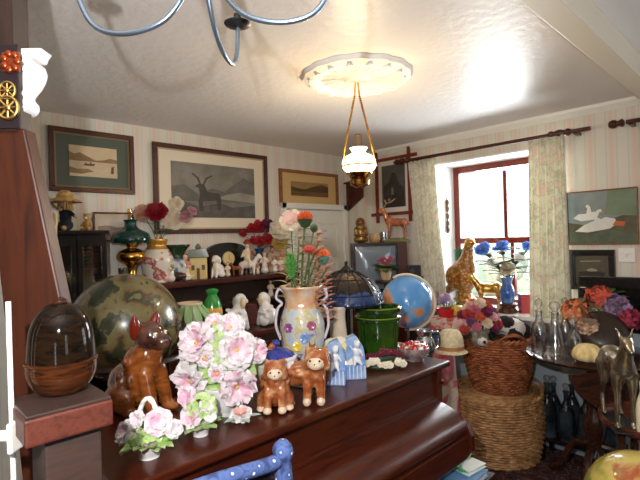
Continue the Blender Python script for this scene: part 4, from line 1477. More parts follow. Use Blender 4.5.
cw_ = china('cat_white', (222, 198, 170))
for px, py, h, stand, lb, rz in ((275, 412, 53, 0, 'ginger and white china cat sitting, left of the pair', .05), (300, 404, 57, 1, 'ginger and white china cat standing beside the sitting cat', -.15)):
    p, k = onp(px, py)
    t = thing('china_cat', lb, 'cat ornament', p + fw_ * .02, FACE + rz, 'pair of ginger china cats')
    S = h * k * (1.05 if not stand else 1.08)
    pr, hd = cat_prims(stand)
    blob('body', pr, [ginger, cw_], t, S, .022, 2)
    mb = MB()
    for sx in (-1, 1):
        mb.ell(((hd[0] + sx * .075) * S, (hd[1] - .185) * S, (hd[2] + .025) * S), (.02 * S,) * 3, None, 1)
    mb.ell((hd[0] * S, (hd[1] - .215) * S, (hd[2] - .025) * S), (.018 * S, .012 * S, .014 * S), None, 1)
    mb.build('eyes_and_nose', W['blackc'], t)

# big two-handled vase
d_ = 1.74
k = kpx(d_)
vp = at(304, 380, d_, PZ)
vz = thing('two_handled_vase', 'tall pale blue flower-painted vase with scrolled handles behind the cats', 'vase', vp, FACE)
ztop = at(304, 283, d_, 0)
vh = (381 - 284) * k
vw = .9
vm = china('painted_vase', (190, 200, 212), stops=[(.38, (176, 190, 208)), (.5, (202, 200, 178)), (.56, (196, 176, 100)), (.6, (184, 196, 212)), (.68, (130, 84, 112)), (.74, (186, 198, 210))], ns=17, det=3)
MB().lathe(prof([(0, 0), (.17 * vh, 0), (.17 * vh, .04 * vh), (.13 * vh, .1 * vh), (.2 * vh, .3 * vh), (.225 * vh, .5 * vh), (.225 * vh, .64 * vh), (.18 * vh, .78 * vh)], 4) + [(.0, .78 * vh)], seg=40).build('body', vm, vz)
MB().lathe(prof([(.18 * vh, .775 * vh), (.165 * vh, .84 * vh), (.185 * vh, .93 * vh), (.22 * vh, .985 * vh), (.21 * vh, 1.0 * vh), (.17 * vh, .95 * vh), (.14 * vh, .85 * vh), (.0, .82 * vh)], 3), seg=40, lobe=(10, .02)).build('neck', china('peach_neck', (214, 156, 110), stops=[(.35, (196, 134, 90)), (.55, (214, 182, 146)), (.7, (206, 206, 206))], ns=14), vz)
for sx in (-1, 1):
    pts = smooth_pts([(sx * .17 * vh, 0, .93 * vh), (sx * .23 * vh, 0, .97 * vh), (sx * .26 * vh, 0, .88 * vh), (sx * .205 * vh, 0, .82 * vh), (sx * .25 * vh, 0, .76 * vh), (sx * .272 * vh, 0, .6 * vh), (sx * .225 * vh, 0, .45 * vh)], 6)
    MB().tube(pts, .015 * vh, 10).build('handle', china('lilac_white', (206, 200, 206)), vz)
for (x, z, c_) in ((-.13, .6, (150, 84, 140)), (.1, .62, (168, 96, 120)), (-.05, .42, (222, 196, 80)), (.03, .5, (120, 150, 200))):
    mb = MB()
    yy = -math.sqrt(max(.0, .236 ** 2 - x * x)) * vh
    mb.bloom((x * vh, yy, z * vh), (x * 3, -1, 0), .045 * vh, 2, 6, 0, 0, .95, .05)
    mb.build('painted_flower', china('motif_%d' % int(z * 100), c_), vz)
VT = PZ + .85 * vh

# tall artificial stems standing in the vase
def stem(label, cat, px, py, d, base, nm, head, hm, rstem=.0035, leaves=0, grp='artificial flower stems in the tall vase', sm=None, ls=.06):
    tip = P(px, py, d=d)
    t = thing(nm, label, cat, base, 0, grp)
    b = Vector(base)
    dv = tip - b
    pts = smooth_pts([(0, 0, 0), (dv.x * .25, dv.y * .25, dv.z * .4), (dv.x * .7, dv.y * .7, dv.z * .75), dv], 5)
    MB().tube(pts, rstem, 6).build('stem', sm or W['stem'], t)
    mb = MB()
    head(mb, dv)
    mb.build('bloom', hm, t)
    if leaves:
        mb = MB()
        for i in range(leaves):
            q = pts[int(len(pts) * (.35 + .5 * i / leaves))]
            a = i * 2.4
            mb.leafblade(q, (math.cos(a), math.sin(a), .6), ls, ls * .42, .4)
        mb.build('leaves', W['leaf'], t)
    return t


def daisyball(r, n=60):
    def f(mb, c):
        mb.mi = 1
        mb.lathe([(0, -r * 1.1), (r * .5, -r * .9), (r * .95, -r * .1), (r * .7, 0), (0, 0)], c, 14)
        mb.mi = 0
        for i in range(n):
            a = i * 2.39996
            zz = (i + .5) / n
            rr = math.sqrt(1 - zz * zz)
            dd = Vector((rr * math.cos(a), rr * math.sin(a), zz))
            mb.tube([c + dd * r * .35, c + dd * r], [r * .14, r * .05], 5)
    return f


def blm(r, layers=3, n=6, up=(-.5, -.6, .5), op=.7):
    return lambda mb, c: mb.bloom(c, up, r, layers, n, 0, 1, op, .12)


vb = Vector(vp) + Vector((0, 0, .80 * vh))
fc = lambda n, c: mat(n, c, .6)
k = kpx(1.72)
stem('orange protea bloom with green cup, tallest stem in the vase', 'artificial flower', 305, 219, 1.72, vb + Vector((.0, .0, 0)), 'artificial_protea', daisyball(8.5 * k), [fc('orange_bloom', (214, 96, 46)), W['leafd']], .0045)
stem('small orange and teal protea on the right side of the vase', 'artificial flower', 323, 256, 1.74, vb + Vector((.03, -.01, 0)), 'artificial_protea', daisyball(8 * k), [fc('peach_bloom', (226, 120, 70)), fc('teal_cup', (92, 140, 124))], .004)
stem('dark red rosebud in the middle of the vase', 'artificial flower', 309, 252, 1.66, vb + Vector((.01, -.03, 0)), 'artificial_rose', blm(6.5 * k, 3, 5, (-.3, -.5, .9), .5), [fc('rust_petal', (170, 62, 52)), fc('rust_petal2', (186, 84, 66))])
stem('pale cream and pink lily at the top left of the vase', 'artificial flower', 291, 220, 1.74, vb + Vector((-.02, .01, 0)), 'artificial_lily', blm(11 * k, 2, 6, (-.7, -.5, .4), .8), [fc('lily_pink', (214, 172, 156)), fc('lily_cream', (214, 198, 168))], leaves=2)
stem('small grey-green seed head at the top right of the vase', 'artificial flower', 314, 228, 1.76, vb + Vector((.02, .01, 0)), 'artificial_seed_head', daisyball(4.5 * k, 30), [fc('seed_green', (96, 116, 86)), W['leafd']], .003)


def brush(mb, c):
    for i in range(70):
        a = i * 2.4
        t = i / 70
        q = c + Vector((0, 0, (t - .5) * 24 * k))
        mb.tube([q, q + Vector((math.cos(a), math.sin(a), .5)) * 8 * k * (1 - abs(t - .45))], [.003, .001], 4)


stem('bright green feathery plume on the left of the vase', 'artificial plant', 291, 266, 1.70, vb + Vector((-.03, -.01, 0)), 'artificial_plume', brush, [fc('plume_green', (92, 164, 76))])


def frond(mb, c):
    for i in range(26):
        a = i * 2.1
        q = c + Vector((0, 0, (i - 20) * 2.6 * k))
        mb.leafblade(q, (math.cos(a), math.sin(a), .7), 14 * k, 6 * k, .5)


stem('dried peach-coloured frond, right of the green plume', 'dried frond', 316, 262, 1.70, vb + Vector((.025, .02, 0)), 'dried_frond', frond, [fc('peach_frond', (206, 156, 116))])
stem('dried cream frond at the centre of the vase', 'dried frond', 299, 240, 1.73, vb + Vector((-.005, .025, 0)), 'dried_frond', frond, [fc('cream_frond', (204, 186, 150))])
stem('dried pink frond leaning to the far right of the vase', 'dried frond', 326, 270, 1.75, vb + Vector((.04, .0, 0)), 'dried_frond', frond, [fc('pink_frond', (200, 138, 122))])

stem('dried tan frond at the left edge of the vase, under the cream lily', 'dried frond', 286, 250, 1.73, vb + Vector((-.03, .01, 0)), 'dried_frond', frond, [fc('tan_frond', (186, 166, 120))])
stem('dried rosy frond between the red rosebud and the orange teal protea', 'dried frond', 318, 244, 1.77, vb + Vector((.02, .03, 0)), 'dried_frond', frond, [fc('rose_frond', (206, 150, 128))])
# squirrel, blue houses, shell dish, conical vase
p = at(315, 386, 1.60, PZ)
k = kpx(1.60)
S = 62 * k
sq = thing('squirrel_ornament', 'small brown red-breasted animal ornament standing against the tall vase', 'animal ornament', p, FACE)
blob('body', [('e', (0, 0, .25), (.13, .12, .22), 0), ('e', (-.02, -.02, .5), (.1, .1, .14), 1), ('e', (-.03, -.04, .72), (.085, .1, .08), 0), ('c', (-.03, -.12, .71), .04, (-.04, -.18, .69), .025, 0), ('c', (-.06, 0, .78), .03, (-.07, 0, .88), .012, 0), ('c', (.01, 0, .78), .03, (.03, 0, .88), .012, 0),
              ('c', (.1, .06, .1), .06, (.2, .08, .3), .07, 0), ('c', (.2, .08, .3), .07, (.2, .06, .5), .05, 0), ('c', (-.08, -.1, .3), .035, (-.02, -.17, .38), .03, 0), ('e', (-.08, -.08, .04), (.06, .09, .04), 0), ('e', (.08, -.08, .04), (.06, .09, .04), 0)],
     [china('squirrel_brown', (112, 74, 46), stops=[(.4, (96, 60, 38)), (.62, (146, 104, 66))], ns=30), china('squirrel_red', (170, 70, 56))], sq, S, .022, 2)
wig = china('wall_white', (226, 228, 232))


def blue_house(label, px, py, h, rz):
    p, k = onp(px, py)
    t = thing('porcelain_bookend', label, 'ornament', p + fw_ * .03, FACE + rz, 'blue porcelain bookends')
    w = 23 * k
    H_ = h * k
    MB().prism([(-w * .5, 0), (w * .5, 0), (w * .5, H_ * .5), (w * .42, H_ * .72), (w * .1, H_ * .98), (-w * .25, H_ * .9), (-w * .5, H_ * .75)], -.004, w * .55).build('back_block', skyb, t, bev=.003, smooth=False)
    mb = MB()
    mb.box((0, -.014, .16 * H_), (w * .98, .024, .32 * H_), bev=.003)
    mb.mi = 1
    for i in range(6):
        mb.box((-w * .42 + i * w * .168, -.028, .17 * H_), (w * .05, .005, .28 * H_), bev=.001)
    mb.build('fluted_base', [skyb, wig], t, smooth=False)
    blob('cherub', [('e', (0, 0, .2), (.14, .1, .16), 0), ('e', (0, -.02, .42), (.11, .09, .16), 0), ('e', (.02, -.04, .66), (.1, .1, .11), 0), ('c', (-.1, -.02, .48), .045, (-.2, -.06, .62), .03, 0), ('c', (.1, -.02, .46), .045, (.2, -.06, .3), .03, 0),
                    ('c', (-.06, -.06, .16), .06, (-.1, -.16, .04), .045, 0), ('c', (.06, -.06, .16), .06, (.12, -.16, .05), .045, 0), ('e', (.02, .0, .72), (.1, .09, .08), 1)],
         [wig, W['cream']], t, H_ * .72, .03, 2).location = (w * .08, -.022, .325 * H_)
    mb = MB()
    mb.ell((-w * .42, -.006, H_ * .72), (w * .12, .008, H_ * .12), None, 2)
    mb.build('yellow_trim', china('lemon_glaze', (226, 214, 140)), t)


blue_house('blue and white porcelain bookend with a small figure, left one of two', 335, 386, 45, -.15)
blue_house('blue and white porcelain bookend with a small figure, right one of two', 355, 380, 44, .1)
p = at(338, 372, 1.80, PZ)
k = kpx(1.80)
sd = thing('shell_dish', 'cream scalloped china dish standing on edge behind the blue bookends', 'dish', p, FACE)
mb = MB()
mb.lathe(prof([(0, .0), (13 * k, 1 * k), (19 * k, 6 * k), (20 * k, 8 * k), (17 * k, 7 * k), (0, 4 * k)], 3), (0, 0, 19 * k), 32, (PI / 2 - .25, 0, 0), lobe=(9, .04))
mb.build('dish', china('dish_cream', (232, 224, 200)), sd)
MB().box((0, .012, .008), (.06, .05, .016), bev=.003).build('stand', W['dark'], sd, smooth=False)
mb = MB()
mb.ell((0, -9 * k, 19 * k), (9 * k, 2 * k, 8 * k), None, 2)
mb.build('brown_motif', china('motif_brown', (96, 72, 52)), sd)
p = at(346, 368, 1.9, PZ)
k = kpx(1.9)
cv = thing('conical_vase', 'cream and crimson tapering vase behind the two-handled vase', 'vase', at(341, 372, 1.93, PZ), FACE)
k = kpx(1.93)
MB().lathe(prof([(0, 0), (11 * k, 0), (12 * k, 4 * k), (9 * k, 20 * k), (6 * k, 50 * k), (7 * k, 60 * k), (5 * k, 60 * k), (0, 54 * k)], 3), seg=24).build('body', china('cone_cream', (206, 190, 168)), cv)
MB().lathe([(12.3 * k, 3 * k), (12.6 * k, 5 * k), (11.6 * k, 12 * k), (11 * k, 12 * k), (11 * k, 3 * k)], seg=24).build('crimson_band', china('crimson_glaze', (146, 36, 48)), cv)

# leaded glass table lamp
d_ = 2.07
k = kpx(d_)
lpz = at(349, 356, d_, PZ)
tl = thing('leaded_glass_lamp', 'table lamp with a dark blue and amber leaded-glass dome shade', 'lamp', lpz, FACE)
zz0 = PZ
zs0, zs1 = P(349, 303, d=d_).z - zz0, P(349, 266, d=d_).z - zz0
MB().lathe(prof([(0, 0), (.055, 0), (.06, .008), (.045, .022), (.018, .04), (.012, .08), (.012, zs0), (.014, zs0 + .04), (.0, zs0 + .05)], 3), seg=24).build('base_and_stem', W['lead'], tl)
RS = 35 * k
shp = prof([(RS, zs0), (RS * 1.0, zs0 + .012), (RS * .93, zs0 + .045), (RS * .72, zs0 + .095), (RS * .4, zs0 + .135), (RS * .12, zs0 + .15)], 3)
shade = bpy.data.materials.new('leaded_glass')
shade.use_nodes = True
nt = shade.node_tree
b = nt.nodes['Principled BSDF']
tc = nd(nt, 'ShaderNodeTexCoord')
se = nd(nt, 'ShaderNodeSeparateXYZ')
nt.links.new(tc.outputs['Object'], se.inputs[0])
mr = nd(nt, 'ShaderNodeMapRange')
mr.inputs['From Min'].default_value = zs0
mr.inputs['From Max'].default_value = zs0 + .15
nt.links.new(se.outputs['Z'], mr.inputs['Value'])
nz = nd(nt, 'ShaderNodeTexNoise')
nz.inputs['Scale'].default_value = 26
nt.links.new(tc.outputs['Object'], nz.inputs['Vector'])
ad = nd(nt, 'ShaderNodeMath', operation='MULTIPLY_ADD')
ad.inputs[1].default_value = .5
nt.links.new(nz.outputs['Fac'], ad.inputs[0])
sb = nd(nt, 'ShaderNodeMath', operation='SUBTRACT')
sb.inputs[1].default_value = .25
nt.links.new(mr.outputs[0], ad.inputs[2])
nt.links.new(ad.outputs[0], sb.inputs[0])
r = ramp(nt, [(0, (30, 46, 82)), (.36, (52, 74, 116)), (.42, (16, 14, 14)), (.5, (48, 30, 20)), (.62, (18, 14, 12)), (.8, (84, 52, 28)), (.9, (40, 30, 22)), (1, (28, 22, 18))])
nt.links.new(sb.outputs[0], r.inputs['Fac'])
nt.links.new(r.outputs['Color'], b.inputs['Base Color'])
b.inputs['Roughness'].default_value = .12
b.inputs['Coat Weight'].default_value = .25
bpn = nd(nt, 'ShaderNodeBump')
bpn.inputs['Strength'].default_value = .5
bpn.inputs['Distance'].default_value = .01
nt.links.new(nz.outputs['Fac'], bpn.inputs['Height'])
nt.links.new(bpn.outputs['Normal'], b.inputs['Normal'])
MB().lathe(shp + [(RS * .1, zs0 + .148)] + [(a * .97, z - .003) for a, z in reversed(shp)], seg=48, lobe=(16, .008)).build('shade', shade, tl)
mb = MB()
for i in range(16):
    a = 2 * PI * i / 16
    mb.tube([(r_ * 1.012 * math.cos(a), r_ * 1.012 * math.sin(a), z_ + .001) for r_, z_ in shp], .0022, 5)
for zf in (2, 6, 10, 13):
    r_, z_ = shp[zf]
    mb.tube([(r_ * 1.01 * math.cos(2 * PI * j / 48), r_ * 1.01 * math.sin(2 * PI * j / 48), z_) for j in range(48)], .002, 5, True)
mb.build('leading', W['lead'], tl)
MB().lathe([(.03, zs0 + .148), (.02, zs0 + .16), (.006, zs0 + .17), (.008, zs0 + .185), (0, zs0 + .195)], seg=16).build('finial', W['lead'], tl)

# green glazed pot
d_ = 2.125
k = kpx(d_)
gp = thing('green_plant_pot', 'shiny dark green ribbed plant pot at the back corner of the piano', 'plant pot', at(379, 355, d_ + .0, PZ), FACE)
gm = mat('green_glaze', (34, 72, 20), .08, coat=.8, stops=[(.35, (28, 60, 16)), (.65, (58, 92, 24))], ns=7)
gl2 = china('green_glaze_light', (122, 138, 48))
mb = MB()
mb.lathe(prof([(0, 0), (15 * k, 0), (17 * k, 3 * k), (19 * k, 20 * k), (20 * k, 34 * k)], 3) + [(22 * k, 35 * k), (22.4 * k, 39 * k), (21 * k, 40 * k), (21 * k, 43 * k), (23 * k, 44 * k), (23.6 * k, 47 * k), (22 * k, 49 * k), (20.5 * k, 48 * k), (19 * k, 30 * k), (16 * k, 6 * k), (0, 5 * k)], seg=48)
mb.mi = 1
for rr_, zz_ in ((22.5 * k, 38.5 * k), (23.4 * k, 48 * k)):
    mb.tube([(rr_ * math.cos(2 * PI * j / 48), rr_ * math.sin(2 * PI * j / 48), zz_) for j in range(48)], .7 * k, 6, True)
mb.mi = 0
for i in range(24):
    a = 2 * PI * i / 24
    mb.tube([(r_ * k * math.cos(a), r_ * k * math.sin(a), z_ * k) for r_, z_ in ((17, 4), (18.8, 20), (19.9, 33))], 1.0 * k, 6)
mb.build('pot', [gm, gl2], gp)

# cut-glass bowl of beads
p, k = onp(416, 363)
gbw = thing('cut_glass_bowl', 'cut-glass bowl of red and white beads at the piano\'s right end', 'bowl', p + fw_ * .045, FACE)
bp_ = prof([(0, 0), (8 * k, 0), (10 * k, 2 * k), (15 * k, 8 * k), (16 * k, 13 * k), (15 * k, 13 * k), (9.5 * k, 4 * k), (0, 3 * k)], 3)
MB().lathe(bp_, seg=32, lobe=(16, .03)).build('bowl', mat('cut_glass', (220, 210, 205), .08, trans=.6, stops=[(.4, (226, 214, 208)), (.6, (190, 150, 150))], ns=40), gbw)
bcols = [china('bead_red', (190, 40, 52)), china('bead_white', (236, 226, 222)), china('bead_pink', (214, 130, 130)), china('bead_amber', (170, 96, 60))]
mb = MB()
for i in range(90):
    a = R.uniform(0, 2 * PI)
    rr = 13.5 * math.sqrt(R.uniform(0, 1))
    mb.mi = R.choice([0, 0, 0, 1, 2, 3])
    mb.ell((rr * k * math.cos(a), rr * k * math.sin(a), (11.5 + 6 * (1 - (rr / 13.6) ** 2) + R.uniform(-1, 1)) * k), R.uniform(1.5, 2.6) * k, None, 1)
mm = mb.build('glass_beads', bcols, None)
mm.parent = gbw
mm['kind'] = 'stuff'


# china flowerlets, low on the piano
def cluster(label, px, py, n, wd, col, hgt, nm='china_flower_cluster', seed=1):
    rnd = random.Random(seed)
    p, k = onp(px, py)
    t = thing(nm, label, 'flower ornament', p + fw_ * .025, FACE)
    mb = MB()
    mb.ell((0, 0, hgt * .28 * k), (wd * .42 * k, 2.5 * k, hgt * .28 * k), None, 2)
    mb.build('base', W['leafd'], t)
    for i in range(n):
        x = (i / max(1, n - 1) - .5) * wd + rnd.uniform(-1, 1)
        z = hgt * (.55 + .4 * rnd.random())
        mb = MB()
        mb.bloom((x * k, rnd.uniform(-5, 0) * k, z * k), (x * .02, -1, .8), rnd.uniform(2.8, 4.2) * k, 2, 6, 0, 0, .7, .15, rnd)
        mb.build('flower', [col], t)


cluster('row of small white china flowers in front of the green pot', 379, 372, 6, 22, china('flower_ivory', (228, 220, 196)), 10, seed=3)
cluster('single small white china flower beside the cut-glass bowl', 402, 371, 2, 5, china('flower_ivory', (228, 220, 196)), 9, 'china_flower', seed=5)
cluster('maroon china flower cluster between the green pot and the white flowers', 384, 364, 7, 30, china('flower_maroon', (112, 36, 56)), 12, seed=4)

# blue globe on the side table
d_ = 2.66
k = kpx(d_)
gq = P(407, 302, d=d_)
gg = thing('desk_globe', 'pale blue globe of the world on a small stand behind the green pot', 'globe', (gq.x, gq.y, TZ), FACE)
gz = gq.z - TZ
rg = 26 * k
bm_ = mat('blue_world', (96, 156, 216), .18, coat=.6, stops=[(.44, (84, 148, 214)), (.56, (112, 172, 224)), (.585, (222, 156, 110)), (.66, (206, 128, 84)), (.76, (226, 196, 140))], ns=4.6, det=4)
s__ = MB().ball((0, 0, 0), rg, 48, 28).build('sphere', bm_, gg)
s__.location = (0, 0, gz)
s__.rotation_euler = (.35, .38, 1.0)
mb = MB()
mb.tube([((rg + 1.6 * k) * math.sin(a) * math.cos(.4), (rg + 1.6 * k) * math.sin(a) * -.38, gz + (rg + 1.6 * k) * math.cos(a)) for a in [-.5 + (PI + .6) * i / 30 for i in range(31)]], 1.3 * k, 8)
mb.build('meridian_arm', mat('cream_arm', (220, 206, 184), .4), gg)
MB().lathe(prof([(0, 0), (13 * k, 0), (13.5 * k, 1.5 * k), (6 * k, 4 * k), (2 * k, 6 * k), (2 * k, gz - rg - .6 * k), (0, gz - rg - .4 * k)], 2), seg=24).build('base', W['dark'], gg)
# ================================================================== THINGS ON THE SIDE TABLE
def ont(px, py):
    p = P(px, py, z=TZ)
    return p, (p - Vector((0, 0, EYE))).dot(fw_) / FPX


d_ = 2.78
k = kpx(d_)
ht = thing('cream_hat', 'cream straw hat with a brown band on the rose-patterned cloth', 'hat', at(451, 350, 2.73, TZ), FACE)
MB().lathe(prof([(0, 0), (14.5 * k, 0), (15 * k, 1 * k), (12.5 * k, 2.5 * k), (12 * k, 12 * k), (9 * k, 20 * k), (4 * k, 22 * k), (0, 22 * k)], 3), seg=32).build('crown_and_brim', mat('straw', (226, 208, 168), .7, stops=[(.4, (216, 196, 152)), (.6, (236, 220, 184))], ns=60), ht)
MB().lathe([(12.6 * k, 3 * k), (12.9 * k, 3 * k), (12.5 * k, 6.5 * k), (12.2 * k, 6.5 * k), (12.6 * k, 3 * k)], seg=32).build('band', mat('hat_band', (176, 120, 70), .6), ht)
d_ = 2.5
k = kpx(d_)
sj = thing('silver_jug', 'small silver jug with handle beside the cut-glass bowl', 'jug', at(425, 348, 2.62, TZ), FACE)
k = kpx(2.62)
slv = mat('silver', (206, 208, 210), .16, .95)
MB().lathe(prof([(0, 0), (7 * k, 0), (8 * k, 2 * k), (10.5 * k, 10 * k), (9 * k, 18 * k), (6.5 * k, 22 * k), (8.5 * k, 27 * k), (7 * k, 27 * k), (5 * k, 22 * k), (0, 20 * k)], 3), seg=24).build('body', slv, sj)
MB().tube(smooth_pts([(7.5 * k, 0, 25 * k), (14 * k, 0, 24 * k), (14 * k, 0, 12 * k), (9.5 * k, 0, 8 * k)], 5), 1.2 * k, 8).build('handle', slv, sj)
bbx = thing('blue_box', 'flat dark blue box between the desk globe and the cream hat', 'box', at(445, 338, 3.02, TZ), FACE)
k = kpx(3.02)
MB().box((0, 0, 4 * k), (30 * k, .10, 8 * k), bev=.003).build('tray', mat('box_blue', (70, 104, 138), .5), bbx, smooth=False)
MB().box((0, 0, 9.2 * k), (31 * k, .105, 2.4 * k), bev=.003).build('lid', mat('box_blue_dark', (44, 62, 86), .5), bbx, smooth=False)
fbx = thing('floral_box', 'cream and red flower-patterned box with a red bowl standing on it', 'box', at(455, 325, 3.12, TZ), FACE)
k = kpx(3.12)
bxh = at(455, 318, 3.12, 0)
bh_ = P(455, 318, d=3.06).z - TZ
MB().box((0, 0, bh_ * .4), (54 * k, .12, bh_ * .8), bev=.003).build('box_body', mat('floral_paper', (224, 196, 170), .6, stops=[(.45, (226, 200, 176)), (.55, (206, 70, 60)), (.62, (222, 180, 150))], ns=16), fbx, smooth=False)
MB().box((0, 0, bh_ * .9), (56 * k, .124, bh_ * .2), bev=.003).build('box_lid', mat('floral_lid', (222, 190, 176), .6, stops=[(.5, (226, 204, 190)), (.58, (208, 90, 84))], ns=14), fbx, smooth=False)
BZ = TZ + bh_
rb_ = thing('red_bowl', 'small bright red bowl holding lilac flowers, left of the posy', 'bowl', at(446, 312, 3.12, BZ), FACE)
MB().lathe(prof([(0, 0), (6 * k, 0), (8 * k, 2 * k), (10 * k, 8 * k), (9 * k, 8 * k), (6 * k, 3 * k), (0, 2.5 * k)], 3), seg=24).build('bowl', china('red_glaze', (204, 40, 46)), rb_)


def posy(label, loc, spread, n, cols, r, base_h, nm, seed, zr=(0, 1), rz=FACE, leafm=None, cat='flower posy'):
    """bunch of separately made artificial flowers: every bloom a part with its own stem"""
    rnd = random.Random(seed)
    t = thing(nm, label, cat, loc, rz)
    mb = MB()
    fl = []
    for i in range(n):
        a = i * 2.39996
        rr = math.sqrt((i + .5) / n)
        x, y = spread * rr * math.cos(a), spread * .7 * rr * math.sin(a)
        z = base_h + (zr[0] + (zr[1] - zr[0]) * (1 - rr * rr)) + rnd.uniform(-.008, .008)
        mb.tube([(x * .15, y * .15, 0), (x * .5, y * .5, z * .6), (x, y, z)], .0018, 5)
        fl.append((x, y, z))
    mb.build('stems', W['stem'], t)
    for i, (x, y, z) in enumerate(fl):
        c = cols[i % len(cols)]
        m2 = MB()
        m2.bloom((x, y, z), (x / spread * .6, -.75 + y / spread * .4, .75), r * rnd.uniform(.8, 1.15), 3, 6, 0, 0, .75, .16, rnd)
        m2.build('flower', [c], t)
    mb = MB()
    for i in range(n * 2):
        a = rnd.uniform(0, 2 * PI)
        rr = spread * rnd.uniform(.2, .9)
        mb.leafblade((rr * math.cos(a), rr * .7 * math.sin(a), base_h * rnd.uniform(.5, 1) + zr[0]), (math.cos(a), math.sin(a), rnd.uniform(-.1, .6)), r * 1.9, r * .9, .35)
    mb.build('leaves', leafm or W['leaf'], t)
    return t


ff = lambda n, c, c2=None: translucent(mat('petal_' + n, c, .6), .4)
posy('lilac and white flower sprig in the red bowl', at(446, 312, 3.12, BZ + 4 * k), .045, 7, [ff('lilac', (190, 160, 200)), ff('pale', (232, 216, 226))], .02, .07, 'flower_sprig', 3, (0, .05))
tr = thing('yellow_fruit_ornament', 'small mustard-yellow fruit ornament beside the red bowl', 'ornament', at(457, 312, 3.10, BZ), FACE)
MB().lathe(prof([(0, 0), (4 * k, 1 * k), (6.5 * k, 6 * k), (4.5 * k, 11 * k), (0, 12 * k)], 3), seg=20).build('fruit', china('mustard', (196, 166, 62)), tr)
MB().tube([(0, 0, 11.5 * k), (.5 * k, 0, 15 * k)], .7 * k, 6).build('stalk', W['leafd'], tr)

# posy standing in the upper basket
k = kpx(2.93)
pb = thing('posy_pot', 'dark green glass pot at the left rim of the upper basket', 'plant pot', at(479, 335, 2.94, B2T - .16), FACE)
MB().lathe(prof([(0, 0), (.035, 0), (.045, .06), (.05, .17), (.043, .17), (.036, .02), (0, .015)], 3), seg=20).build('pot', mat('bottle_green', (24, 84, 40), .12, coat=.5), pb)
q_ = at(479, 335, 2.94, B2T - .085)
posy('large mixed pink, orange and cream posy beside the upper basket', (q_.x, q_.y, q_.z + .03), .14, 34, [ff('pink', (216, 120, 146)), ff('coral', (222, 110, 74)), ff('cream', (236, 218, 190)), ff('plum', (140, 50, 86)), ff('blush', (234, 186, 186)), ff('rust', (196, 72, 66)), ff('violet', (128, 84, 130))],
     .032, .12, 'flower_posy', 11, (.0, .17), leafm=W['leafd'])

# soft toys in the upper basket
tyw, tyb, tyg = mat('plush_white', (222, 216, 210), .95, bump=.4, bs=180), mat('plush_black', (34, 28, 30), .95, bump=.4, bs=180), mat('plush_grey', (126, 118, 108), .95, stops=[(.35, (96, 88, 80)), (.65, (150, 142, 130))], ns=40)
tc_ = at(508, 336, 2.98, B2T - .06)
ty = thing('soft_toy_dog', 'black and white soft toy dog lying across the upper basket', 'soft toy', tc_, FACE)
blob('body', [('e', (0, 0, .1), (.11, .08, .065), 0), ('e', (-.02, -.01, .13), (.06, .07, .05), 1), ('e', (.09, -.01, .075), (.06, .06, .055), 1), ('e', (-.08, 0, .115), (.06, .07, .06), 0), ('e', (.04, -.05, .1), (.05, .04, .05), 0),
              ('c', (-.1, -.02, .12), .05, (-.13, -.05, .1), .04, 1), ('c', (.12, -.03, .05), .035, (.17, -.05, .01), .03, 1), ('c', (.05, .03, .14), .03, (.1, .05, .12), .022, 1), ('c', (.0, -.07, .08), .03, (.06, -.1, .03), .026, 1)], [tyw, tyb], ty, 1, .009, 2)
tc2 = at(478, 340, 2.92, B2T - .05)
to = thing('soft_toy_badger', 'grey soft toy animal head beside the black and white toy', 'soft toy', at(480, 338, 2.87, B2T - .045), FACE)
blob('body', [('e', (0, 0, .06), (.055, .05, .06), 0), ('e', (0, -.045, .05), (.03, .035, .026), 1), ('e', (-.045, .0, .11), (.02, .014, .022), 0), ('e', (.045, .0, .11), (.02, .014, .022), 0), ('e', (0, -.077, .055), (.01, .01, .009), 2)], [tyg, tyw, tyb], to, 1, .006, 2)
cf = at(538, 330, 3.03, B2T - .06)
sc2 = thing('folded_scarf', 'folded dark scarf with a pink edge at the right of the upper basket', 'scarf', at(524, 340, 3.0, B2T - .055), FACE)
mb = MB()
mb.grid(lambda u, v: Vector(((u - .5) * .15, (v - .5) * .12, .045 + .03 * math.sin(3 * u + 2 * v) + .02 * math.sin(9 * u))), 16, 10)
mb.build('cloth', mat('scarf_dark', (70, 44, 44), .9), sc2, solid=.012)
MB().tube([(.055 + .02 * math.sin(3 * u), -.06 + .12 * u, .07 - .02 * u) for u in [i / 10 for i in range(11)]], .009, 8).build('pink_edge', mat('scarf_pink', (220, 170, 172), .9), sc2)

# ================================================================== ON THE WINDOW SILL
SIL = .8735
k = kpx(3.42)
pd = thing('china_partridge', 'tall speckled golden-brown pottery bird on the sill behind the left curtain', 'bird ornament', (3.24, 1.62, SIL), FACE + .5)
bq = P(466, 300, x=3.24)
pd.location = (3.24, bq.y, SIL)
birdm = mat('speckled_gold', (178, 126, 52), .3, coat=.3, tex='voronoi', stops=[(.1, (232, 206, 140)), (.25, (186, 132, 52)), (.5, (150, 96, 36)), (.8, (120, 74, 30))], ns=46)
S = .50
blob('body', [('e', (0, .06, .36), (.17, .24, .27), 0), ('e', (0, -.02, .5), (.14, .16, .2), 0), ('c', (0, -.04, .58), .12, (0, -.09, .84), .075, 0), ('e', (0, -.11, .89), (.075, .09, .075), 1), ('c', (0, -.18, .88), .03, (0, -.235, .86), .01, 1), ('c', (0, .22, .25), .1, (0, .42, .08), .05, 0),
              ('e', (-.14, .08, .36), (.06, .2, .19), 0), ('e', (.14, .08, .36), (.06, .2, .19), 0), ('c', (0, .03, .14), .11, (0, .02, .03), .13, 0), ('e', (0, .02, .025), (.17, .2, .03), 1)],
     [birdm, W['gold']], pd, S, .024, 2)
mb = MB()
for sx in (-1, 1):
    mb.ell((sx * .066 * S, -.14 * S, .905 * S), .014 * S, None, 1)
mb.build('eyes', W['blackc'], pd)

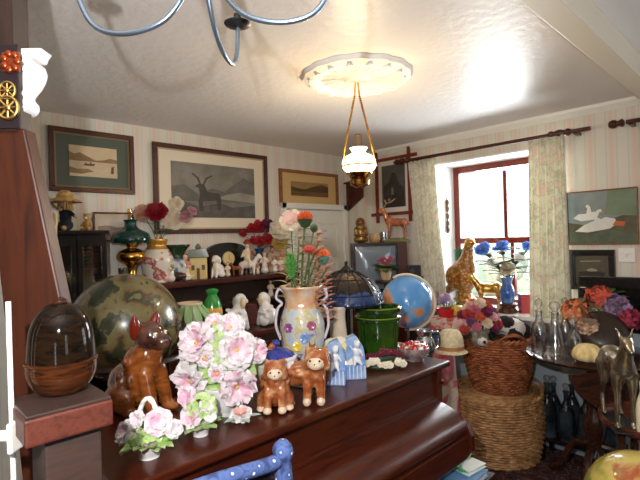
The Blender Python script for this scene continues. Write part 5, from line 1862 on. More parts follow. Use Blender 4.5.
hq = P(490, 303, x=3.18)
hs_ = thing('golden_horse', 'shiny golden metal horse on the sill right of the pottery bird', 'horse ornament', (3.17, hq.y, SIL), FACE - .25)
S = .27
hpr = [('e', (0, 0, .58), (.3, .13, .15), 0), ('e', (.2, 0, .6), (.15, .14, .16), 0), ('e', (-.2, 0, .6), (.14, .13, .15), 0), ('c', (-.26, 0, .66), .11, (-.42, 0, .9), .075, 0), ('c', (-.42, 0, .93), .075, (-.58, 0, .84), .045, 0), ('c', (-.4, .03, .98), .02, (-.4, .04, 1.05), .008, 0), ('c', (-.4, -.03, .98), .02, (-.4, -.04, 1.05), .008, 0),
       ('c', (.32, 0, .64), .04, (.42, 0, .4), .03, 0)]
for x in (-.22, .22):
    for y in (-.08, .08):
        hpr += [('c', (x, y, .5), .075, (x + .02, y, .28), .042, 0), ('c', (x + .02, y, .28), .04, (x, y, .03), .032, 0), ('e', (x - .01, y, .025), (.05, .042, .028), 0)]
blob('body', hpr, [W['gold']], hs_, S, .022, 2)

vq = P(508, 306, x=3.16)
vst = thing('wooden_vase_stand', 'small dark carved wooden stand under the blue vase', 'stand', (3.155, vq.y, SIL), FACE)
k = kpx(3.2)
MB().lathe(prof([(0, 0), (9 * k, 0), (9.5 * k, 2 * k), (7.5 * k, 5 * k), (9 * k, 9 * k), (0, 9 * k)], 2), seg=24).build('stand', W['frame'], vst)
bv = thing('blue_vase', 'blue glass vase of flowers on a wooden stand in the window', 'vase', (3.155, vq.y, SIL + 9 * k), FACE)
bvm = mat('blue_glass', (52, 96, 170), .1, coat=.5, stops=[(.4, (44, 84, 160)), (.6, (110, 150, 200))], ns=12)
MB().lathe(prof([(0, 0), (5 * k, 0), (6.5 * k, 4 * k), (7 * k, 12 * k), (4.5 * k, 20 * k), (6 * k, 26 * k), (5 * k, 26 * k), (3.6 * k, 20 * k), (0, 16 * k)], 3), seg=24).build('body', bvm, bv)
BT = Vector((3.155, vq.y, SIL + 28 * k))
g2 = 'cut flowers in the blue vase'
for (px, py, lb, col, r) in ((482, 249, 'blue hydrangea head leaning towards the pottery bird in the window', ff('blue', (110, 150, 224)), 5.8), (501, 246, 'blue hydrangea head, topmost in the blue vase', ff('blue', (110, 150, 224)), 5.6),
                             (530, 246, 'blue flower head half hidden by the right curtain', ff('blue', (110, 150, 224)), 5), (510, 269, 'cream rose at the middle of the blue vase', ff('ivory', (240, 226, 200)), 6.5),
                             (493, 262, 'white flower left of the cream rose in the window', ff('white', (246, 246, 240)), 4.5), (520, 258, 'white flower right of the cream rose in the window', ff('white', (246, 246, 240)), 4.5)):
    dd = 3.12
    stem(lb, 'flower', px, py, dd, BT, 'cut_flower', (lambda r: lambda mb, c: [mb.bloom(c + Vector((R.uniform(-.6, .6), R.uniform(-.6, .6), R.uniform(-.5, .5))) * r * k, (R.uniform(-1, .2), R.uniform(-1, .2), R.uniform(.1, 1)), r * k * .8, 2, 5, 0, 0, .8, .1) for _ in range(5)])(r), [col], .003, 7, g2, None, .13)
rbx = thing('red_tin', 'small dark red tin on the sill beside the right curtain', 'tin', P(525, 300, x=3.2), FACE)
rbx.location = (3.2, P(526, 300, x=3.2).y, SIL)
MB().box((0, 0, 8 * k), (13 * k, .05, 16 * k), bev=.003).build('tin_body', mat('tin_red', (150, 34, 42), .35), rbx, smooth=False)
MB().box((0, 0, 17.5 * k), (13.6 * k, .053, 3 * k), bev=.002).build('tin_lid', mat('tin_red', (150, 34, 42), .35), rbx, smooth=False)

# ================================================================== ROUND TABLE: decanters, coral, hydrangeas
dgl = glass('decanter_glass', (253, 253, 254), .08, .3, .42)


def decanter(label, px, py, hgt, rad_, kind):
    p = P(px, py, z=RTZ)
    k = (p - Vector((0, 0, EYE))).dot(fw_) / FPX
    t = thing('glass_decanter', label, 'decanter', p, FACE, 'decanters on the round table')
    r, h = rad_ * k, hgt * k
    pr = {0: [(0, 0), (r, 0), (r, .04 * h), (r * .98, .45 * h), (r * .5, .58 * h), (r * .36, .7 * h), (r * .5, .78 * h)],
          1: [(0, 0), (r, 0), (r * 1.02, .06 * h), (r * .7, .35 * h), (r * .34, .62 * h), (r * .3, .76 * h), (r * .45, .8 * h)],
          2: [(0, 0), (r * .8, 0), (r, .12 * h), (r, .3 * h), (r * .7, .46 * h), (r * .36, .56 * h), (r * .34, .74 * h), (r * .5, .78 * h)]}[kind]
    pr = prof(pr, 3)
    MB().lathe(pr + [(a * .86, z + .004) for a, z in reversed(pr) if z + .004 < pr[-1][1]], seg=24, lobe=(12, .02)).build('body', dgl, t)
    if kind != 2 or hgt > 35:
        MB().lathe(prof([(r * .28, .76 * h), (r * .32, .79 * h), (r * .2, .82 * h), (r * .46, .9 * h), (r * .3, .98 * h), (0, h)], 3), seg=20).build('stopper', dgl, t)
    return t


decanter('clear decanter with ball stopper, leftmost on the round table', 540, 354, 56, 8, 0)
decanter('wide ship decanter on the round table, second from the left', 556, 357, 56, 12, 1)
decanter('clear square-shouldered decanter, right of the ship decanter', 575, 360, 46, 7, 0)
decanter('slim clear decanter at the back between the ship and square ones', 566, 347, 50, 7, 2)
decanter('short clear bottle at the front of the round table', 549, 361, 18, 6, 2)
p = P(590, 364, z=RTZ)
k = (p - Vector((0, 0, EYE))).dot(fw_) / FPX
cl_ = thing('fan_shell', 'pale yellow fan-shaped shell on a dark base on the round table', 'shell', p + fw_ * .02, FACE)
MB().lathe(prof([(0, 3 * k), (10 * k, 3 * k), (13.5 * k, 7 * k), (12.5 * k, 13 * k), (8 * k, 18 * k), (0, 20 * k)], 3), seg=48, lobe=(9, .06)).build('shell', mat('coral_yellow', (232, 206, 146), .6, stops=[(.4, (222, 190, 120)), (.6, (240, 222, 170))], ns=20), cl_, bev=.004, smooth=False)
MB().lathe([(0, 0), (10 * k, 0), (10 * k, 2 * k), (6 * k, 5 * k), (0, 5 * k)], seg=20).build('base', W['dark'], cl_)
# big dark bowl on edge
d_ = 2.6
k = kpx(d_)
wb = thing('wooden_bowl', 'large dark brown wooden bowl tipped up on the round table under the hydrangeas', 'bowl', at(602, 352, 2.50, RTZ), FACE - .5)
mb = MB()
mb.lathe(prof([(0, .05), (.07, .045), (.115, .015), (.128, 0), (.132, .005), (.12, .03), (.08, .058), (0, .064)], 3), (0, .0, .104), 44, (PI / 2 - .68, 0, 0))
mb.build('bowl', W['dark'], wb)
MB().box((0, .06, .012), (.07, .06, .024), bev=.004).build('easel_foot', W['dark'], wb, smooth=False)
hv = thing('hydrangea_vase', 'dark vase of hydrangeas at the back of the round table', 'vase', at(604, 340, 2.72, RTZ), FACE)
MB().lathe(prof([(0, 0), (.05, 0), (.06, .04), (.065, .1), (.04, .15), (.05, .18), (.04, .18), (.03, .15), (0, .12)], 3), seg=24).build('body', W['blackc'], hv)
HVp = Vector(hv.location) + Vector((0, 0, .185))
hyd = [(575, 311, 2.58, 12.5, 'peach-orange hydrangea, lowest left bloom above the decanters', (222, 140, 92)), (599, 298, 2.64, 12.5, 'orange-red hydrangea, topmost bloom in the dark vase', (206, 92, 72)), (616, 307, 2.56, 12.5, 'lilac hydrangea right of the orange-red one', (176, 142, 178)),
       (629, 320, 2.50, 12, 'crimson hydrangea at the right, above the metal deer', (158, 44, 72)), (588, 328, 2.50, 10, 'pale cream-pink hydrangea drooping lowest in front of the dark bowl', (222, 184, 152)), (597, 313, 2.62, 9, 'greenish cream hydrangea at the centre of the dark vase', (186, 182, 130)), (585, 322, 2.6, 8.5, 'dark crimson hydrangea beside the peach one', (140, 40, 66))]
for i, (px, py, dd, r, lb, c) in enumerate(hyd):
    k = kpx(dd)
    rnd = random.Random(40 + i)

    def hh(mb, cpos, r=r, rnd=rnd, k=k):
        for j in range(38):
            a = j * 2.4
            z = 1 - 1.5 * (j + .5) / 38
            rr = math.sqrt(max(0, 1 - z * z))
            dn = Vector((rr * math.cos(a), rr * math.sin(a), z)) * rnd.uniform(.88, 1.12)
            q2 = rnd.choice((0, 0, 1))
            mb.bloom(cpos + dn * r * k * .8, dn + Vector((rnd.uniform(-.5, .5), rnd.uniform(-.5, .5), rnd.uniform(-.3, .5))), r * k * .36, 1, 4, q2, q2, .9, .1, rnd)
    stem(lb, 'artificial flower', px, py, dd, HVp, 'artificial_hydrangea', hh, [mat('hyd_%d' % i, c, .7, stops=[(.35, tuple(int(v * .85) for v in c)), (.65, tuple(min(255, int(v * 1.12)) for v in c))], ns=30), mat('hyd2_%d' % i, tuple(int(v * .62) for v in c), .7)], .004, 5, 'hydrangeas in the dark vase', None, .1)

for px, py, dd, lb in ((582, 302, 2.66, 'green leafy sprig between the peach and the orange-red hydrangea'), (607, 322, 2.55, 'green leafy sprig below the lilac hydrangea'), (612, 292, 2.7, 'green leafy sprig above the lilac hydrangea'), (592, 320, 2.56, 'green leafy sprig behind the drooping cream-pink hydrangea')):
    def sprig(mb, c):
        for i in range(9):
            a = i * 2.4
            mb.leafblade(c - Vector((0, 0, .05 - .006 * i)), (math.cos(a), math.sin(a), .5), .085, .045, .35)
    stem(lb, 'artificial leaves', px, py, dd, HVp, 'artificial_leaf_sprig', sprig, [W['leaf']], .003, 0, 'leaf sprigs among the hydrangeas')

# metal deer on the tray table
dq = P(613, 428, z=DTZ)
k = (dq - Vector((0, 0, EYE))).dot(fw_) / FPX
de = thing('metal_deer', 'tarnished silvery-bronze metal deer standing on the tray table', 'deer ornament', (dq.x + .045, dq.y - .02, DTZ), FACE - .28)
S = 97 * k
dm = mat('tarnished_silver', (150, 136, 108), .24, .85, stops=[(.35, (120, 104, 78)), (.65, (178, 168, 146))], ns=16)
dpr = [('e', (0, .1, .62), (.12, .22, .13), 0), ('e', (0, .26, .64), (.125, .12, .135), 0), ('e', (0, -.08, .62), (.115, .14, .14), 0), ('c', (0, -.14, .68), .085, (.0, -.2, .86), .058, 0), ('e', (0, -.22, .9), (.06, .075, .06), 0), ('c', (0, -.26, .885), .045, (0, -.35, .83), .03, 0),
       ('c', (-.045, -.19, .94), .022, (-.075, -.17, 1.04), .01, 0), ('c', (.045, -.19, .94), .022, (.075, -.17, 1.04), .01, 0), ('c', (0, .36, .68), .03, (0, .41, .6), .018, 0)]
for sx in (-1, 1):
    dpr += [('c', (sx * .07, -.12, .56), .06, (sx * .07, -.13, .3), .028, 0), ('c', (sx * .07, -.13, .3), .03, (sx * .07, -.12, .05), .022, 0), ('e', (sx * .07, -.13, .025), (.032, .045, .028), 0),
            ('c', (sx * .08, .26, .58), .08, (sx * .08, .24, .38), .04, 0), ('c', (sx * .08, .24, .38), .036, (sx * .08, .33, .24), .026, 0), ('c', (sx * .08, .33, .24), .026, (sx * .08, .29, .05), .022, 0), ('e', (sx * .08, .28, .025), (.032, .045, .028), 0)]
blob('body', dpr, [dm], de, S, .016, 2)
MB().box((0, .08 * S, -.003 + .004), (.24 * S, .62 * S, .006), bev=.002).build('plinth', W['pewter'], de, smooth=False)
for c in de.children:
    if c.name.startswith('body'):
        c.location.z = .0042
de.location.z = DTZ + .002
bt = thing('cream_bottle', 'tall cream bottle at the right edge beside the metal deer', 'bottle', at(644, 428, 1.84, DTZ), FACE)
k = kpx(1.84)
MB().lathe(prof([(0, 0), (.022, 0), (.026, .02), (.027, .1), (.02, .14), (.011, .17), (.012, .21), (0, .21)], 3), seg=20).build('body', W['cream'], bt)
MB().lathe([(0, .209), (.009, .209), (.009, .235), (0, .236)], seg=14).build('stopper', china('amber_stop', (190, 110, 50)), bt)

# ================================================================== DARK BOTTLES ON A LOW BENCH
dkg = mat('dark_bottle_glass', (34, 42, 46), .08, coat=.6, stops=[(.4, (24, 30, 36)), (.62, (62, 74, 82))], ns=6)
BH = .15
bn = thing('low_bench', 'low dark bench full of dark glass bottles, behind the round table', 'bench', (3.065, .935, 0))
MB().box((0, 0, BH - .01), (.215, .45, .02), bev=.003).build('top', W['black'], bn, smooth=False)
for sx in (-1, 1):
    for sy in (-1, 1):
        MB().box((sx * .085, sy * .2, (BH - .02) / 2), (.03, .03, BH - .02)).build('leg', W['black'], bn, smooth=False)
p0 = None
ordn = ('first', 'second', 'third', 'fourth')
for row in range(2):
    for c in range(4):
        loc = Vector((3.01 + row * .108, 1.105 - c * .11, BH))
        lab = 'dark glass bottle on the low bench, %s from the basket in the %s row' % (ordn[c], ('front', 'back')[row])
        if p0 is None:
            t = thing('dark_glass_bottle', lab, 'bottle', loc, FACE, 'dark bottles on the low bench')
            MB().lathe(prof([(0, 0), (.046, 0), (.048, .02), (.048, .17), (.03, .23), (.016, .26), (.015, .31), (.019, .315), (.019, .325), (0, .325)], 3), seg=20).build('body', dkg, t)
            MB().lathe(prof([(.012, .322), (.014, .33), (.01, .336), (.022, .352), (.016, .372), (0, .378)], 3), seg=16).build('stopper', dgl, t)
            p0 = t
        else:
            dup(p0, loc, FACE + row + c, lab, scale=.88 + .04 * ((c + row) % 4))
# ================================================================== ORNAMENTS ON THE DRESSER SHELF
def onw(px, py, y, z=SZ):
    """spot on a shelf at distance y from the room's axis"""
    p = P(px, py, y=y)
    d = (p - Vector((0, 0, EYE))).dot(fw_)
    p.z = z
    return p, d / FPX


# oil lamp with green shade
p, k = onw(132, 280, 2.83)
ol = thing('oil_lamp', 'brass oil lamp with a dark green glass shade, left end of the shelf', 'lamp', p, FACE)
H_ = 66 * k
MB().lathe(prof([(0, 0), (10 * k, 0), (10.5 * k, 3 * k), (5 * k, 7 * k), (4 * k, 16 * k), (6 * k, 20 * k)], 3) + [(0, 20 * k)], seg=24).build('base', W['brass'], ol)
MB().lathe(prof([(3 * k, 19 * k), (12 * k, 24 * k), (14 * k, 29 * k), (11 * k, 34 * k), (4 * k, 37 * k), (6 * k, 40 * k), (6 * k, 43 * k), (0, 43 * k)], 3), seg=24).build('font_and_burner', W['brass'], ol)
gsh = mat('green_shade', (8, 52, 44), .08, coat=.5, stops=[(.4, (5, 40, 34)), (.65, (12, 66, 56))], ns=6)
sh_ = prof([(18.5 * k, 42 * k), (19 * k, 46 * k), (16 * k, 52 * k), (7 * k, 57 * k), (5.5 * k, 62 * k), (7 * k, 65 * k)], 3)
MB().lathe(sh_ + [(a * .94, z) for a, z in reversed(sh_)], seg=40).build('shade', gsh, ol)
MB().lathe([(2.6 * k, 42 * k), (3.6 * k, 50 * k), (2.2 * k, 62 * k), (2.2 * k, 76 * k), (1.9 * k, 76 * k), (1.9 * k, 62 * k)], seg=18).build('chimney', glass('lamp_glass', (255, 238, 205)), ol)
mb = MB()
for i in range(3):
    a = i * 2 * PI / 3
    mb.tube([(5 * k * math.cos(a), 5 * k * math.sin(a), 41 * k), (17 * k * math.cos(a), 17 * k * math.sin(a), 42.5 * k)], .7 * k, 6)
mb.build('shade_arms', W['brass'], ol)
p, k = onw(123, 280, 2.77)
pd_ = thing('purple_dish', 'small purple dish holding a clear tumbler in front of the oil lamp', 'dish', p, FACE)
MB().lathe(prof([(0, 0), (5 * k, 0), (7 * k, 4 * k), (6 * k, 4 * k), (0, 1.5 * k)], 3), seg=20).build('dish', china('purple_glaze', (70, 32, 66)), pd_)
tb_ = thing('glass_tumbler', 'clear glass tumbler standing in the small purple dish', 'glass', p + Vector((0, 0, 1.6 * k)), FACE)
MB().lathe([(0, 0), (3.6 * k, 0), (4.4 * k, 17 * k), (4.0 * k, 17 * k), (3.3 * k, 1 * k), (0, 1 * k)], seg=18).build('tumbler', glass('cabinet_glass2', (235, 232, 225), .03, .5), tb_)

# floral vase with gold rim and its flowers
p, k = onw(158, 283, 2.84)
fv = thing('rose_painted_vase', 'cream vase painted with red roses and gold rim, right of the oil lamp', 'vase', p, FACE)
MB().lathe(prof([(0, 0), (12 * k, 0), (13 * k, 3 * k), (15 * k, 14 * k), (15.5 * k, 24 * k), (11 * k, 33 * k)], 3) + [(0, 33 * k)], seg=32).build('body', china('rose_vase', (216, 204, 190), stops=[(.4, (212, 206, 196)), (.54, (222, 208, 190)), (.6, (148, 54, 62)), (.66, (196, 150, 140)), (.74, (216, 206, 190))], ns=14), fv)
MB().lathe(prof([(11 * k, 33 * k), (9 * k, 37 * k), (10.5 * k, 42 * k), (9.5 * k, 43 * k), (7.5 * k, 38 * k), (0, 35 * k)], 3), seg=32, lobe=(10, .03)).build('gold_rim', mat('gold_lustre', (206, 152, 70), .25, .5), fv)
FV = Vector(p) + Vector((0, 0, 38 * k))
g3 = 'artificial flowers in the rose-painted vase'
dd = k * FPX
ff2 = lambda n, c: translucent(mat('petal_' + n, c, .6), .35)
stem('pale pink rose above the green lamp shade', 'artificial flower', 144, 214, dd - .03, FV, 'artificial_rose', blm(9.5 * k, 4, 6, (-.5, -.6, .5), .6), [ff2('buff', (196, 146, 124)), ff2('buff2', (208, 166, 142))], .003, 2, g3)
stem('deep red rose, right of the pale pink rose', 'artificial flower', 157, 213, dd - .03, FV, 'artificial_rose', blm(10.5 * k, 4, 6, (-.4, -.7, .5), .62), [ff2('deep_red', (140, 16, 34)), ff2('deep_red2', (158, 22, 42))], .003, 3, g3)
stem('white orchid bloom, topmost of the orchids against the big engraving', 'artificial flower', 176, 204, dd - .03, FV + Vector((.01, 0, 0)), 'artificial_orchid', blm(7 * k, 2, 5, (-.5, -.7, .3), .9), [ff2('orch', (222, 206, 180)), ff2('orch2', (232, 222, 204))], .0025, 2, g3)
stem('large white orchid bloom below the topmost orchid', 'artificial flower', 174, 220, dd - .04, FV + Vector((.01, 0, 0)), 'artificial_orchid', blm(9.5 * k, 2, 5, (-.6, -.7, .2), .9), [ff2('orch', (222, 206, 180)), ff2('orch2', (232, 222, 204))], .0025, 2, g3)
stem('small mauve orchid beside the white ones', 'artificial flower', 185, 217, dd - .03, FV + Vector((.015, 0, 0)), 'artificial_orchid', blm(6.5 * k, 2, 5, (-.2, -.7, .5), .9), [ff2('mauve', (176, 120, 128)), ff2('mauve2', (198, 152, 158))], .0025, 1, g3)
stem('mauve-pink orchid bud at the right tip of its spray', 'artificial flower', 192, 211, dd - .03, FV + Vector((.015, 0, 0)), 'artificial_orchid', blm(5 * k, 2, 5, (.2, -.7, .5), .8), [ff2('mauve', (176, 120, 128)), ff2('mauve2', (198, 152, 158))], .0025, 0, g3)

# blue jar with green rim
p, k = onw(178, 280, 2.84)
gj = thing('green_rimmed_jar', 'blue and white pottery jar with a wide dark green rim', 'jar', p, FACE)
MB().lathe(prof([(0, 0), (9 * k, 0), (10.5 * k, 4 * k), (11 * k, 16 * k), (7.5 * k, 22 * k)], 3) + [(0, 22 * k)], seg=28).build('body', china('jar_blue', (140, 156, 170), stops=[(.45, (196, 196, 192)), (.58, (92, 110, 140))], ns=22), gj)
MB().lathe(prof([(7.5 * k, 22 * k), (7 * k, 27 * k), (11 * k, 33 * k), (12.5 * k, 34 * k), (12 * k, 36 * k), (6 * k, 33 * k), (0, 30 * k)], 3), seg=28).build('rim', china('jar_green', (34, 58, 34)), gj)


def mini(label, px, py, y, h, prims, mats, nm='figurine', cat='figurine', rz=0, vox=.026, grp='china figures on the dresser shelf', base=None, z=SZ):
    p, k = onw(px, py, y, z)
    t = thing(nm, label, cat, p, FACE + rz, grp)
    S = h * k
    b = blob('body', prims, mats, t, S, vox, 2)
    if base:
        MB().lathe([(0, 0), (base[0] * S, 0), (base[0] * S * .95, base[1] * S), (0, base[1] * S)], seg=20).build('base', base[2], t)
        b.location.z = base[1] * S * .98
    return t


PERS = [('e', (0, 0, .14), (.19, .16, .16), 0), ('e', (0, 0, .34), (.145, .12, .22), 0), ('e', (0, -.01, .6), (.135, .1, .15), 1), ('c', (0, 0, .7), .05, (0, -.01, .78), .05, 2), ('e', (0, -.02, .86), (.095, .1, .11), 2), ('e', (0, .015, .9), (.108, .105, .09), 3),
        ('c', (-.13, -.01, .66), .05, (-.19, -.06, .5), .04, 1), ('c', (-.19, -.06, .5), .04, (-.08, -.14, .46), .034, 2), ('c', (.13, -.01, .66), .05, (.2, -.06, .52), .04, 1), ('c', (.2, -.06, .52), .04, (.09, -.14, .48), .034, 2)]
skin = china('china_skin', (226, 184, 158))
hairb = china('china_hair', (96, 58, 36))
mk = lambda n, c: china('glaze_' + n, c)
DOGS = [('e', (0, .08, .3), (.22, .24, .28), 0), ('e', (0, -.04, .45), (.18, .18, .26), 0), ('e', (0, -.1, .78), (.17, .16, .17), 0), ('e', (0, -.26, .73), (.08, .09, .07), 0), ('c', (-.1, -.14, .4), .08, (-.11, -.22, .05), .06, 0), ('c', (.1, -.14, .4), .08, (.11, -.22, .05), .06, 0),
        ('e', (-.17, -.06, .72), (.05, .08, .15), 1), ('e', (.17, -.06, .72), (.05, .08, .15), 1), ('e', (-.18, .06, .15), (.1, .18, .14), 0), ('e', (.18, .06, .15), (.1, .18, .14), 0), ('e', (0, -.34, .75), (.03, .025, .025), 2)]
HORS = [('e', (0, 0, .55), (.3, .13, .15), 0), ('c', (-.24, 0, .62), .1, (-.36, 0, .84), .07, 0), ('c', (-.37, 0, .86), .075, (-.52, 0, .76), .045, 0), ('c', (-.34, 0, .92), .03, (-.34, 0, 1.0), .012, 0), ('c', (.28, 0, .6), .04, (.37, 0, .36), .03, 0)] + \
       [('c', (x, y, .5), .07, (x, y, .04), .04, 0) for x in (-.2, .2) for y in (-.08, .08)]
mini('pink and white china lady, in front of the rose-painted vase', 166, 282, 2.775, 26, PERS, [mk('pinkskirt', (222, 176, 168)), mk('whitebod', (230, 222, 212)), skin, hairb], rz=.3)
mini('small white china girl in front of the green-rimmed jar', 171, 283, 2.765, 24, PERS, [mk('whitebod', (230, 222, 212)), mk('greenbod', (136, 150, 110)), skin, mk('blond', (196, 156, 88))], rz=-.2)
mini('dark brown china animal crouching below the green-rimmed jar', 178, 282, 2.77, 12, [('e', (0, 0, .4), (.75, .4, .38), 0), ('e', (-.6, -.1, .6), (.32, .3, .3), 0), ('c', (-.5, -.1, .85), .1, (-.45, -.1, 1.0), .04, 0), ('c', (-.7, -.1, .85), .1, (-.75, -.1, 1.0), .04, 0), ('c', (-.4, -.3, .3), .16, (-.5, -.4, .08), .13, 0), ('c', (.5, .1, .3), .16, (.6, -.2, .08), .13, 0)], [mk('darkbrown', (62, 42, 34))], 'animal_figurine', 'animal ornament', vox=.06)
mini('cream and pink china figure, left of the cottage-shaped jar', 186, 282, 2.79, 27, PERS, [mk('creamskirt', (224, 206, 172)), mk('rosebod', (196, 124, 112)), skin, hairb], rz=.1)
mini('small white china swan lying at the shelf edge, left of the cottage jar', 184, 283, 2.76, 7, [('e', (0, 0, .4), (1.1, .55, .4), 0), ('c', (-.9, 0, .5), .22, (-1.1, 0, 1.0), .14, 0), ('c', (-1.1, 0, 1.02), .14, (-1.4, 0, .95), .07, 1), ('c', (.9, 0, .5), .25, (1.4, 0, .75), .08, 0)], [mk('whitebod', (230, 222, 212)), mk('orange', (206, 130, 60))], 'bird_figurine', 'bird ornament', vox=.09)
p, k = onw(199, 281, 2.80)
ct_ = thing('cottage_jar', 'yellow cottage-shaped china jar with a grey-green roof', 'jar', p, FACE + .2)
MB().box((0, 0, 11 * k), (17 * k, 13 * k, 22 * k), bev=1.5 * k).build('walls', china('cottage_wall', (216, 194, 128)), ct_, smooth=False)
MB().prism([(-11 * k, 22 * k), (11 * k, 22 * k), (8 * k, 30 * k), (-8 * k, 30 * k)], -8 * k, 8 * k).build('roof', china('cottage_roof', (108, 116, 98)), ct_, smooth=False, bev=.002)
MB().lathe(prof([(1.5 * k, 29.5 * k), (3 * k, 32 * k), (1.2 * k, 35 * k), (0, 36 * k)], 2), seg=12).build('knob', china('cottage_roof', (108, 116, 98)), ct_)
mb = MB()
for x in (-5, 0, 5):
    mb.box((x * k, -6.6 * k, (12 if x else 6) * k), (3 * k, .8 * k, (5 if x else 11) * k), bev=.0006)
mb.build('door_and_windows', china('cottage_dark', (110, 72, 48)), ct_, smooth=False)

# arched mantel clock
p, k = onw(226, 278, 2.905)
p.y = 2.885
mc = thing('mantel_clock', 'black arched mantel clock behind the white china dog', 'clock', p, .0)
mb = MB()
mb.prism([(-25 * k, 0), (25 * k, 0), (25 * k, 22 * k)] + [(25 * k * math.cos(a), 22 * k + 11 * k * math.sin(a)) for a in [PI * i / 20 for i in range(1, 20)]] + [(-25 * k, 22 * k)], -.02, .02)
mb.build('case', W['black'], mc, bev=.003, smooth=False)
for sx in (-1, 1):
    MB().lathe([(0, .0), (2.6 * k, 0), (2.2 * k, 2 * k), (2.2 * k, 20 * k), (2.8 * k, 22 * k), (0, 22 * k)], (sx * 20 * k, -.028, 0), 14).build('column', W['mahog'], mc)
mb = MB()
mb.lathe([(0, 0), (7 * k, 0), (6.5 * k, 1.2 * k), (0, 1.2 * k)], (0, -.021, 17 * k), 28, (PI / 2, 0, 0))
fcx = mb.build('dial', china('dial_cream', (216, 196, 140)), mc)
mb = MB()
mb.tube([(0, -.028, 17 * k), (0, -.028, 22 * k)], .35 * k, 5)
mb.tube([(0, -.028, 17 * k), (3 * k, -.028, 15.5 * k)], .35 * k, 5)
mb.build('hands', W['blackc'], fcx)

mini('white china dog sitting in front of the black arched clock', 218, 279, 2.78, 24, DOGS, [mk('whitebod', (236, 230, 222)), mk('whitebod', (236, 230, 222)), W['blackc']], 'dog_figurine', 'dog ornament', rz=-.5)
mini('tiny cream china figure between the white dog and the brown horse', 228, 279, 2.78, 15, PERS, [mk('creamskirt', (224, 206, 172)), mk('creamskirt', (224, 206, 172)), skin, hairb], vox=.034)
mini('small brown china horse standing on the shelf, right of the clock', 237, 278, 2.78, 15, HORS, [mk('chestnut', (140, 76, 40))], 'horse_figurine', 'horse ornament', vox=.03)
RID = [(p_[0],) + tuple(p_[1:]) for p_ in [('e', (0, 0, .3), (.26, .12, .12), 0), ('c', (.2, 0, .36), .08, (.32, -.02, .52), .06, 0), ('c', (.32, -.02, .54), .065, (.42, -.05, .46), .035, 0)]] + \
      [('c', (x, y, .26), .05, (x, y, .03), .035, 0) for x in (-.16, .18) for y in (-.06, .06)] + \
      [('e', (0, 0, .5), (.1, .1, .14), 1), ('e', (0, 0, .66), (.1, .08, .1), 1), ('e', (0, -.01, .83), (.07, .075, .085), 2), ('e', (0, .0, .93), (.12, .11, .045), 3), ('e', (0, .0, .97), (.07, .07, .06), 3), ('c', (.09, 0, .68), .035, (.2, -.05, .56), .028, 4), ('c', (-.09, 0, .68), .035, (-.16, -.06, .52), .028, 1), ('c', (.06, -.1, .42), .05, (.08, -.13, .22), .035, 1), ('e', (.22, .02, .42), (.05, .05, .1), 4)]
mini('china rider in a red-brown hat on a white horse, right of the clock', 248, 277, 2.79, 35, RID, [mk('whitebod', (236, 230, 222)), mk('creambod', (226, 208, 176)), skin, mk('redhat', (140, 56, 44)), mk('redcoat', (170, 76, 52))], 'rider_figurine', vox=.022, rz=.1)
mini('tiny striped cream china jar-shaped figure below the red flowers', 258, 276, 2.78, 12, PERS, [mk('creambod', (226, 208, 176)), mk('rosebod', (196, 124, 112)), skin, hairb], vox=.038)
mini('white china boy standing right of the rider figure', 265, 275, 2.78, 22, PERS, [mk('whitebod', (236, 230, 222)), mk('creambod', (226, 208, 176)), skin, mk('blond', (196, 156, 88))])
mini('left figure of the white china couple under a cream arbour', 275, 274, 2.775, 17, PERS, [mk('whitebod', (236, 230, 222)), mk('whitebod', (236, 230, 222)), skin, mk('redhat', (140, 56, 44))], vox=.032, rz=-.1)
mini('right figure of the white china couple under a cream arbour', 281, 274, 2.775, 16, PERS, [mk('pinkskirt', (222, 176, 168)), mk('whitebod', (236, 230, 222)), skin, hairb], vox=.032, rz=.1)
p, k = onw(278, 274, 2.83)
ab = thing('china_arbour', 'cream and red china arbour standing behind the white china couple', 'ornament', p, FACE)
mb = MB()
mb.prism([(-9 * k, 0), (9 * k, 0), (9 * k, 18 * k)] + [(9 * k * math.cos(a), 18 * k + 7 * k * math.sin(a)) for a in [PI * i / 12 for i in range(1, 12)]] + [(-9 * k, 18 * k)], -.006, .012)
mb.build('arch', china('arbour_cream', (222, 190, 150), stops=[(.45, (226, 196, 158)), (.6, (190, 110, 70))], ns=20), ab, smooth=False, bev=.003)
MB().box((0, .004, 24.5 * k), (14 * k, .018, 4 * k), bev=.003).build('red_crest', mk('redhat', (140, 56, 44)), ab, smooth=False)

